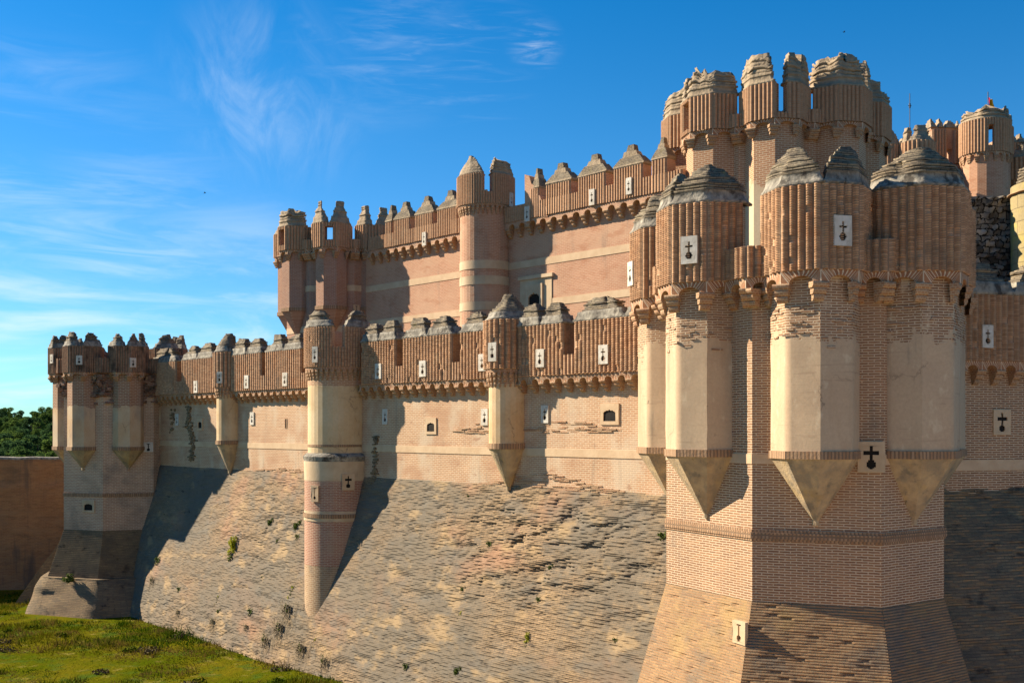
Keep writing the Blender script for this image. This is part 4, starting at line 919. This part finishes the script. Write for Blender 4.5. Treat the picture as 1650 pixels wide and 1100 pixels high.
# ------------------------------------------------------------------ flag, mast, birds
fp = thing('flag', 'small red and yellow flag drooping from a pole on the distant keep', 'flag', ((1592-825)/F*84, 84, 23))
def rod(mb, p, q, r, n=8):
    p, q = np.asarray(p, float), np.asarray(q, float); d = (q-p)/np.linalg.norm(q-p); a = np.cross(d, (1, 0, 0)) if abs(d[0]) < .9 else np.cross(d, (0, 1, 0)); a /= np.linalg.norm(a); b = np.cross(d, a)
    th = np.linspace(0, 2*math.pi, n+1); mb.grid(np.array([[e+r*(a*math.cos(x)+b*math.sin(x)) for x in th] for e in (p, q)]))
met = noise_mat('grey metal', (.10, .10, .11), (.08, .08, .085), 3, rough=.5)
x0 = (1592-825)/F*84; mb = MB(); rod(mb, (x0, 84, 21.5), (x0, 84, 25.95), .035); mb.build('flagpole', [met], fp)
fr_, fy = noise_mat('red cloth', (.50, .015, .03), (.42, .01, .03), 2), noise_mat('yellow cloth', (.75, .45, .02), (.68, .4, .02), 2)
mb = MB(); nu, nv = 13, 16
for (b0, b1, m) in ((0, .25, 0), (.25, .75, 1), (.75, 1, 0)):
    P = []
    for j in range(nv):
        zf = j/(nv-1); row = []
        for i in range(nu):
            h_ = b0+(b1-b0)*i/(nu-1)
            row.append((x0+.04+.62*h_*(.5+.5*zf)**.8, 84-.12*math.sin(h_*11+zf*2), 25.5-1.0*zf-.2*h_))
        P.append(row)
    mb.grid(np.array(P), None, m)
mb.build('cloth', [fr_, fy], fp, True)
ms_ = thing('mast', 'thin grey antenna mast standing between the keep and the distant turrets', 'mast', ((1466-825)/F*80, 80, 20))
xm = (1466-825)/F*80; mb = MB(); rod(mb, (xm, 80, 19.5), (xm, 80, 24.6), .03); rod(mb, (xm-.12, 80, 23.7), (xm+.12, 80, 23.7), .025); rod(mb, (xm, 80, 23.55), (xm, 80, 23.85), .07); mb.build('pole', [met], ms_)
bird_m = noise_mat('dark feathers', (.02, .02, .022), (.03, .028, .026), 8)
def bird(px, py, D, s, roll, label):
    c = np.array([(px-825)/F*D, D, (HZ-py)/F*D]); mb = MB(); n = 9; th = np.linspace(0, 2*math.pi, 9)
    ux = np.array([math.cos(roll), 0, math.sin(roll)]); uz = np.array([-math.sin(roll), 0, math.cos(roll)]); uy = np.array([0, 1, 0])
    prof = [(-.5, .01), (-.32, .05), (-.1, .1), (.15, .11), (.3, .07), (.4, .06), (.47, .02)]
    mb.grid(np.array([[c+s*(ux*x+uz*r*math.cos(t_)+uy*r*math.sin(t_)) for t_ in th] for x, r in prof]))
    for sg in (1, -1):
        w_ = [[(.22, 0, .05), (.2, .45*sg, .22), (.02, 1.0*sg, .12)], [(-.12, 0, .05), (-.1, .45*sg, .22), (-.06, 1.0*sg, .12)], [(-.12, 0, .03), (-.1, .45*sg, .2), (-.06, 1.0*sg, .11)], [(.22, 0, .03), (.2, .45*sg, .2), (.02, 1.0*sg, .11)]]
        mb.grid(np.array([[c+s*(ux*p[0]+uy*p[1]+uz*p[2]) for p in row] for row in w_]))
    mb.grid(np.array([[c+s*(ux*x+uy*y) for y in (-.06*k_, .06*k_)] for x, k_ in ((-.45, .6), (-.7, 1.8))]))
    tag(mb.build('bird', [bird_m], None, True), label, 'bird', 'birds in the sky')
bird(330, 311, 110, .30, .3, 'tiny dark bird flying in the blue sky left of the inner corner tower')
bird(1360, 52, 90, .24, -.2, 'tiny dark bird flying high above the great keep')

# ------------------------------------------------------------------ ground, moat wall, ward
gm = noise_mat('moat grass turf', (.05, .07, .002), (.12, .10, .006), .22, [((.045, .085, .012), .5, .5, .66, .8, 81), ((.22, .17, .05), .9, .56, .72, .6, 82), ((.13, .10, .06), 1.4, .62, .74, .6, 83)], bump=.8, dist=.1, bscale=4, spec=0)
def bounce_earth(m):
    t = m.node_tree; b = [n_ for n_ in t.nodes if n_.type == 'BSDF_PRINCIPLED'][0]; old = b.inputs['Base Color'].links[0].from_socket
    geo = N(t, 'ShaderNodeNewGeometry'); sp = N(t, 'ShaderNodeSeparateXYZ'); t.links.new(geo.outputs['Position'], sp.inputs[0])
    t.links.new(mixc(t, sstep(t, sp.outputs[0], -6, 4), old, (.40, .30, .19)), b.inputs['Base Color'])
bounce_earth(gm)                                   # pale earth added out of view to bounce warm light onto the castle
def gz(x, y):
    # moat floor, rising a little towards the far corner tower
    f = np.clip((-x-8)/22, 0, 1)
    return -14.35+.15*f*f*(3-2*f)+.22*(fbm(np.stack([x*.12, y*.12, 0*x], -1), 5, 3)-.5)*2
gx = np.concatenate([np.linspace(-90, -4, 130), np.linspace(-2, 60, 40)]); gy = np.concatenate([np.linspace(2.9, 50, 40), np.linspace(51, 110, 120)])
X, Y = np.meshgrid(gx, gy); mb = MB(); mb.grid(np.stack([X, Y, gz(X, Y)], -1), np.stack([X, Y], -1), 0)
setting(mb.build('moat_ground', [gm], None, True))
tm = noise_mat('dry earth and grass', (.16, .12, .06), (.10, .10, .035), .15, [((.2, .16, .1), .6, .5, .7, .6, 84)], bump=.5, dist=.2, bscale=2)
mb = MB()
mb.grid(np.array([[[-3000, -3000, -1.7], [3000, -3000, -1.7]], [[-3000, 2.9, -1.7], [3000, 2.9, -1.7]]], float), None, 0)
xs = np.concatenate([np.linspace(-3000, -300, 8), np.linspace(-260, 260, 60), np.linspace(300, 3000, 8)]); ys = np.concatenate([np.linspace(96.5, 400, 50), np.linspace(450, 4000, 12)])
X, Y = np.meshgrid(xs, ys); Z = np.where(Y < 112, -3.2-(Y-96.5)*.34, np.where(Y < 360, -8.5+.037*(Y-112), .7))+1.0*(fbm(np.stack([X*.02, Y*.02, 0*X], -1), 8, 3)-.5)*np.clip((Y-97)/40, 0, 1)
mb.grid(np.stack([X, Y, Z], -1), None, 0)
setting(mb.build('terrain', [tm], None, True))
mw = thing('moat_wall', 'low brown brick retaining wall of the moat, far left below the pines', 'wall', (-45, 95.5, -13))
Wm = Wall((-60, 94.0), (1, .10)); na = 160; a_ = np.linspace(-60, 90, na); top = -2.75+.22*(fbm(np.stack([a_*.5, a_*0, a_*0], -1), 3, 4)-.5)*2
rows = []; zl = np.linspace(0, 1, 40)
for f in zl:
    z = -14.5+(top+14.5)*f; o = .25*(1-f)+.25*(fbm(np.stack([a_*.5, z*.9, a_*0], -1), 6, 4)-.5)-.25*(f > .82)*(fbm(np.stack([a_*.9, z*0, a_*0], -1), 9, 3)>.48)
    rows.append(np.stack([Wm.p[0]+Wm.t[0]*a_+Wm.n[0]*o, Wm.p[1]+Wm.t[1]*a_+Wm.n[1]*o, z], -1))
rows.append(rows[-1]+np.array([-Wm.n[0]*1.2, -Wm.n[1]*1.2, .05])); rows = np.array(rows)
mb = MB(); mb.grid(rows, np.stack([np.broadcast_to(a_, rows.shape[:2]), rows[..., 2]], -1), 0); mb.build('wall_body', [M['earth_brick']], mw)
cm = MB(); cop = np.array([rows[-2]+np.array([Wm.n[0]*.03, Wm.n[1]*.03, -.06]), rows[-2]+np.array([Wm.n[0]*.07, Wm.n[1]*.07, .10]), rows[-1]+np.array([0, 0, .12])]); cm.grid(cop); cm.build('coping', [M['coping']], mw)
cs_ = thing('moat_wall', 'brick retaining wall of the moat on the near side below the camera', 'wall', (0, 2.9, -14))
mb = MB(); mb.prism([(-120, 2.9), (120, 2.9), (120, 2.2), (-120, 2.2)], -14.6, -1.68, 0); mb.build('wall_body', [noise_mat('pale bounce moat wall', (.50, .38, .25), (.42, .30, .19), .6)], cs_)  # unseen wall, kept pale to throw sunlight back on the shaded faces
wd_ = MB(); wd_.poly([(*W1.P(-50, -1.5), 2.3), (*W1.P(3, -1.5), 2.3), (30, 46, 2.3), (60, 70, 2.3), (40, 120, 2.3), (-10, 120, 2.3)], 0)
setting(wd_.build('ward_ground', [tm]))

# grass blades over the visible moat floor
def leaf_cloud(mb, c, rad, n, size, seed, mat=0, up=.0, hollow=.3):
    r = np.random.default_rng(seed); d = r.normal(size=(n, 3)); d /= np.linalg.norm(d, axis=1)[:, None]; q = r.uniform(hollow, 1, n)**.6
    p = np.asarray(c)+d*q[:, None]*np.asarray(rad)
    a = r.normal(size=(n, 3)); a /= np.linalg.norm(a, axis=1)[:, None]; b = np.cross(a, r.normal(size=(n, 3))); b /= np.linalg.norm(b, axis=1)[:, None]
    s = size*r.uniform(.5, 1.3, n)[:, None]; a[:, 2] += up
    mb.tris(np.stack([p-b*s*.35, p+a*s*.5+b*s*.1, p+b*s*.35, p-a*s*.5], 1), np.zeros((n*4, 2)), mat, 4)

ng = 130000; r = np.random.default_rng(5)
bx = r.uniform(-46, 2, ng); by = r.uniform(52, 96, ng)
keep_ = (np.abs(bx/by) < .56)
dist_w = (np.stack([bx, by], -1)-W1.p)@W1.n
keep_ &= (dist_w > 3.0) & (by < 94)
inL = np.hypot(bx-cen[0], by-cen[1]) > 7.0
keep_ &= inL; bx, by = bx[keep_], by[keep_]; ng = len(bx)
pat = fbm(np.stack([bx*.35, by*.35, 0*bx], -1), 12, 4)
hh = (.06+.30*np.clip(pat-.42, 0, 1)*2.2)*r.uniform(.5, 1.3, ng); clump = np.clip(fbm(np.stack([bx*.9, by*.9, 0*bx+4], -1), 33, 3)-.60, 0, 1)*5; hh = hh*(1+2.2*np.clip(clump, 0, 1)); hh = hh+.25*np.exp(-(dist_w[keep_]-3.2)/.6)*r.uniform(0, 1.3, ng)
ang = r.uniform(0, 6.28, ng); wv = r.uniform(.02, .05, ng); lean = r.uniform(-.5, .5, (ng, 2))*hh[:, None]
bz = gz(bx, by)-.03
p0 = np.stack([bx-wv*np.cos(ang), by-wv*np.sin(ang), bz], -1); p1 = np.stack([bx+wv*np.cos(ang), by+wv*np.sin(ang), bz], -1); p2 = np.stack([bx+lean[:, 0], by+lean[:, 1], bz+hh], -1)
mb = MB(); mb.tris(np.stack([p0, p1, p2], 1), np.zeros((ng*3, 2)))
rg = random.Random(9); n_cl = 0
while n_cl < 34:
    x_, y_ = rg.uniform(-40, -3), rg.uniform(56, 90)
    if (np.array([x_, y_])-W1.p)@W1.n < 3.6 or abs(x_/y_) > .55 or math.hypot(x_-cen[0], y_-cen[1]) < 8: continue
    w_ = rg.uniform(.3, .9); leaf_cloud(mb, (x_, y_, float(gz(np.array(x_), np.array(y_)))+.08), (w_, w_*.8, rg.uniform(.1, .28)), 160, .14, n_cl, 1+(rg.random() < .4), .2); n_cl += 1
gb = noise_mat('grass blades', (.055, .075, .002), (.14, .115, .008), 1.1, [((.025, .06, .003), .28, .45, .56, .9, 85), ((.15, .095, .03), .5, .46, .6, .75, 86), ((.22, .20, .02), .9, .6, .72, .5, 87)], bump=0, spec=0, transl=.3)
setting(mb.build('grass', [gb, noise_mat('coarse dark herbs', (.06, .095, .008), (.10, .12, .012), 1.5, bump=0, spec=0), noise_mat('withered stalks', (.15, .12, .07), (.10, .08, .045), 1.5, bump=0, spec=0)]), 'stuff')

# ------------------------------------------------------------------ plants
wg = [noise_mat('weed green', (.045, .075, .015), (.09, .12, .02), 3, bump=0, transl=.3), noise_mat('weed yellow green', (.36, .34, .012), (.22, .26, .015), 3, bump=0, transl=.3), noise_mat('dry stems', (.24, .185, .115), (.16, .12, .07), 3, bump=0)]
def weed_mesh(kind, seed):
    mb = MB(); r = random.Random(seed)
    if kind == 'tuft':
        for i in range(5): leaf_cloud(mb, (r.uniform(-.18, .18), r.uniform(-.05, .1), r.uniform(-.15, .3)), (.2, .16, .2), 60, .12, seed*10+i, 0, .3)
    if kind == 'bloom':
        for i in range(9): leaf_cloud(mb, (r.uniform(-.2, .2), r.uniform(-.05, .1), -.6+i*.17), (.24, .2, .22), 80, .12, seed*10+i, 1 if i > 3 else 0, .3)
    if kind == 'trail':
        for i in range(9): leaf_cloud(mb, (r.uniform(-.12, .12)-.05*i, -.03*i, -.16*i), (.15, .13, .16), 45, .11, seed*10+i, 0 if i % 3 else 1, .2)
    if kind == 'dry':
        P = []
        for i in range(260):
            x = r.gauss(0, .4); z = r.uniform(-1.2, 1.0); a = r.uniform(-.5, .5); l = r.uniform(.3, .9); y = r.uniform(-.1, .25)
            P.append([(x, y, z), (x+.025, y, z), (x+a*l*.6, y-.1-.2*r.random(), z-l if r.random() < .7 else z+l*.6)])
        mb.tris(np.array(P), np.zeros((len(P)*3, 2)), 2); leaf_cloud(mb, (0, 0, .4), (.35, .2, .4), 70, .12, seed, 2, .3); leaf_cloud(mb, (0, 0, .6), (.2, .15, .25), 40, .12, seed+1, 0, .3)
    return mb
protos = {}
def weed(px, py, kind, s, label):
    dz = 0                                    # a point on the sloping talus below that pixel
    lo, hi = 0.0, 4.0
    for _ in range(30):
        o = (lo+hi)/2; a, z = W1.hit(px, py, o); surf = BAT*max(0, ZT-z)
        if o < surf: lo = o
        else: hi = o
    q = W1.P(a, o-.06)
    key = kind+str(len(label) % 2)
    if key not in protos: protos[key] = ob = weed_mesh(kind, len(protos)+3).build('weed', wg)
    else: ob = protos[key].copy(); scene.collection.objects.link(ob)
    ob.location = (*q, z); ob.scale = (s, s, s); ob.rotation_euler = (0, 0, al_w1*math.pi/180)
    tag(ob, label, 'weed', 'weeds growing out of the talus')
for args in ((372, 892, 'bloom', 1.25, 'tall yellow-flowering weed, the brightest on the sloping talus'),
             (435, 842, 'tuft', .9, 'green weed tuft on the upper talus, left of the leafy tuft'),
             (479, 848, 'tuft', 1.2, 'leafy green tuft closest to the round tower near its pink drum'),
             (478, 869, 'tuft', .8, 'small tuft just under the leafy tuft beside the pink drum'),
             (253, 908, 'tuft', 1.2, 'green tuft at the edge of the far tower shadow on the talus'),
             (243, 945, 'dry', .9, 'dry brush hanging at the left end of the talus by the far tower'),
             (287, 953, 'tuft', .8, 'dark green tuft low on the talus right of the dry brush'),
             (352, 962, 'trail', 1.0, 'trailing green weed below the yellow-flowering weed'),
             (352, 985, 'tuft', .7, 'low green tuft at the foot of the trailing weed under the yellow one'),
             (402, 990, 'tuft', .9, 'small bush near the grass below and left of the round tower'),
             (472, 948, 'trail', 1.2, 'long trailing green weed along the crack left of the round tower base'),
             (460, 1000, 'dry', 1.3, 'big bunch of dry stalks left of the round tower foot'),
             (425, 1048, 'dry', 1.2, 'dry brush on the grass edge below the round tower'),
             (508, 1030, 'trail', .8, 'trailing weed directly under the foot of the round tower'),
             (395, 1020, 'dry', .7, 'small dry tuft where grass meets the talus'),
             (447, 1030, 'dry', 1.3, 'tangle of dry stalks on the lower talus, between grass and big dry bunch'),
             (482, 1062, 'dry', 1.2, 'dry brush at the grass edge under the round tower foot'),
             (520, 1082, 'dry', 1.1, 'last clump of dry brush where the grass ends at the bottom edge'),
             (340, 1012, 'dry', .8, 'low dry tuft on the grass edge, middle of the lit talus foot'),
             (285, 995, 'dry', .7, 'low dry tuft on the grass edge near the far tower shadow'),
             (447, 872, 'tuft', .6, 'small weed under the upper tufts left of the pink drum'),
             (422, 930, 'tuft', .45, 'tiny weed on bare brick left of the round tower, below the tufts'),
             (690, 1000, 'tuft', .4, 'tiny weed on grey brick left of the crack right of the round tower'),
             (746, 950, 'tuft', .7, 'upper green tuft of the weed line right of the round tower'),
             (742, 988, 'trail', .8, 'trailing weed in the vertical crack right of the round tower'),
             (755, 799, 'tuft', .5, 'tiny tuft just under the wall foot left of the nearer bartizan'),
             (787, 881, 'tuft', .7, 'dark tuft on the red eroded brick under the nearer bartizan'),
             (866, 969, 'tuft', .5, 'small lone tuft in the middle of the eroded talus'),
             (887, 915, 'tuft', .6, 'tuft beside a pale block in the middle of the eroded talus'),
             (847, 1036, 'bloom', .55, 'thin yellowish weed on the lower talus'),
             (1066, 869, 'tuft', .8, 'round green tuft against the near corner tower edge'),
             (737, 1082, 'tuft', .9, 'dark green clump at the bottom edge, lowest on the talus'),
             (990, 1035, 'tuft', .5, 'small weed low on the talus towards the near corner tower'),
             (652, 1078, 'tuft', .7, 'green clump near the bottom edge below the round tower shadow')): weed(*args)
w_l = weed_mesh('tuft', 77).build('weed', wg); w_l.location = (-33.5, 82.0, -11.4); w_l.scale = (1.6, 1.2, 1.1); tag(w_l, 'flowering tuft on the ledge of the far corner tower plinth', 'weed', 'weeds growing out of the talus')

# pines beyond the moat
bark = noise_mat('pine bark', (.09, .06, .04), (.06, .042, .03), 4)
pine_m = [noise_mat('pine needles %d' % i, c, tuple(x*.7 for x in c), .7, bump=0, spec=0, transl=.45) for i, c in enumerate(((.06, .11, .03), (.085, .135, .03), (.05, .095, .035)))]
def pine(seed, mi):
    r = random.Random(seed); th = thing('pine_tree', 'x', 'tree', (0, 0, 0))
    mb = MB(); n = 10; th_ = np.linspace(0, 2*math.pi, n+1); hs = np.linspace(-1, 6.2, 8)
    bend = r.uniform(-.4, .4)
    mb.grid(np.array([[[.22*(1-.09*(z+1))*math.cos(x)+bend*(z/6)**2, .22*(1-.09*(z+1))*math.sin(x), z] for x in th_] for z in hs]))
    for i in range(6):
        z = 3+i*.5; a = r.uniform(0, 6.28); l = r.uniform(.8, 1.8); rod(mb, (bend*(z/6)**2, 0, z), (l*math.cos(a), l*math.sin(a), z+.8), .06, 5)
    mb.build('trunk', [bark], th)
    cr = MB()
    for i in range(22):
        a = r.uniform(0, 6.28); z = r.uniform(2.2, 7.4); q = (1-((z-4.2)/3.6)**2)**.5 if abs(z-4.2) < 3.6 else .1; d = r.uniform(.3, 1)*2.5*q
        leaf_cloud(cr, (d*math.cos(a), d*math.sin(a), z), (r.uniform(.6, 1.15),)*2+(r.uniform(.4, .8),), 170, .34, seed*100+i, 0, .1, .5)
    cr.build('crown', [pine_m[mi]], th); return th
pp_ = [pine(3, 0), pine(4, 1), pine(5, 2), pine(6, 1)]
first = [True]*4; spots = []; r = random.Random(12)
D = 116; row = 0
while D < 345:
    n = 6
    for i in range(n):
        px = -62+178*(i+.5+(.25 if row % 2 else -.25))/n+r.uniform(-10, 10); spots.append((px, D+r.uniform(-3, 3), row))
    D += 7+row*.35; row += 1
for j, (px, D, row) in enumerate(spots):
    i = r.randrange(4); src = pp_[i]
    if first[i]: o = src; first[i] = False
    else:
        o = src.copy(); scene.collection.objects.link(o)
        for ch in src.children: c_ = ch.copy(); scene.collection.objects.link(c_); c_.parent = o
    z0 = -8.5+.037*(D-112)-.3; s = r.uniform(.60, .86)*(1+.0006*(D-116))
    o.location = ((px-825)/F*D, D, z0); o.scale = (s*r.uniform(.8, 1.1),)*2+(s,); o.rotation_euler = (0, 0, r.uniform(0, 6.28))
    o['label'] = 'green pine in the wood beyond the moat wall'; o['group'] = 'pines beyond the moat wall'; o['category'] = 'tree'
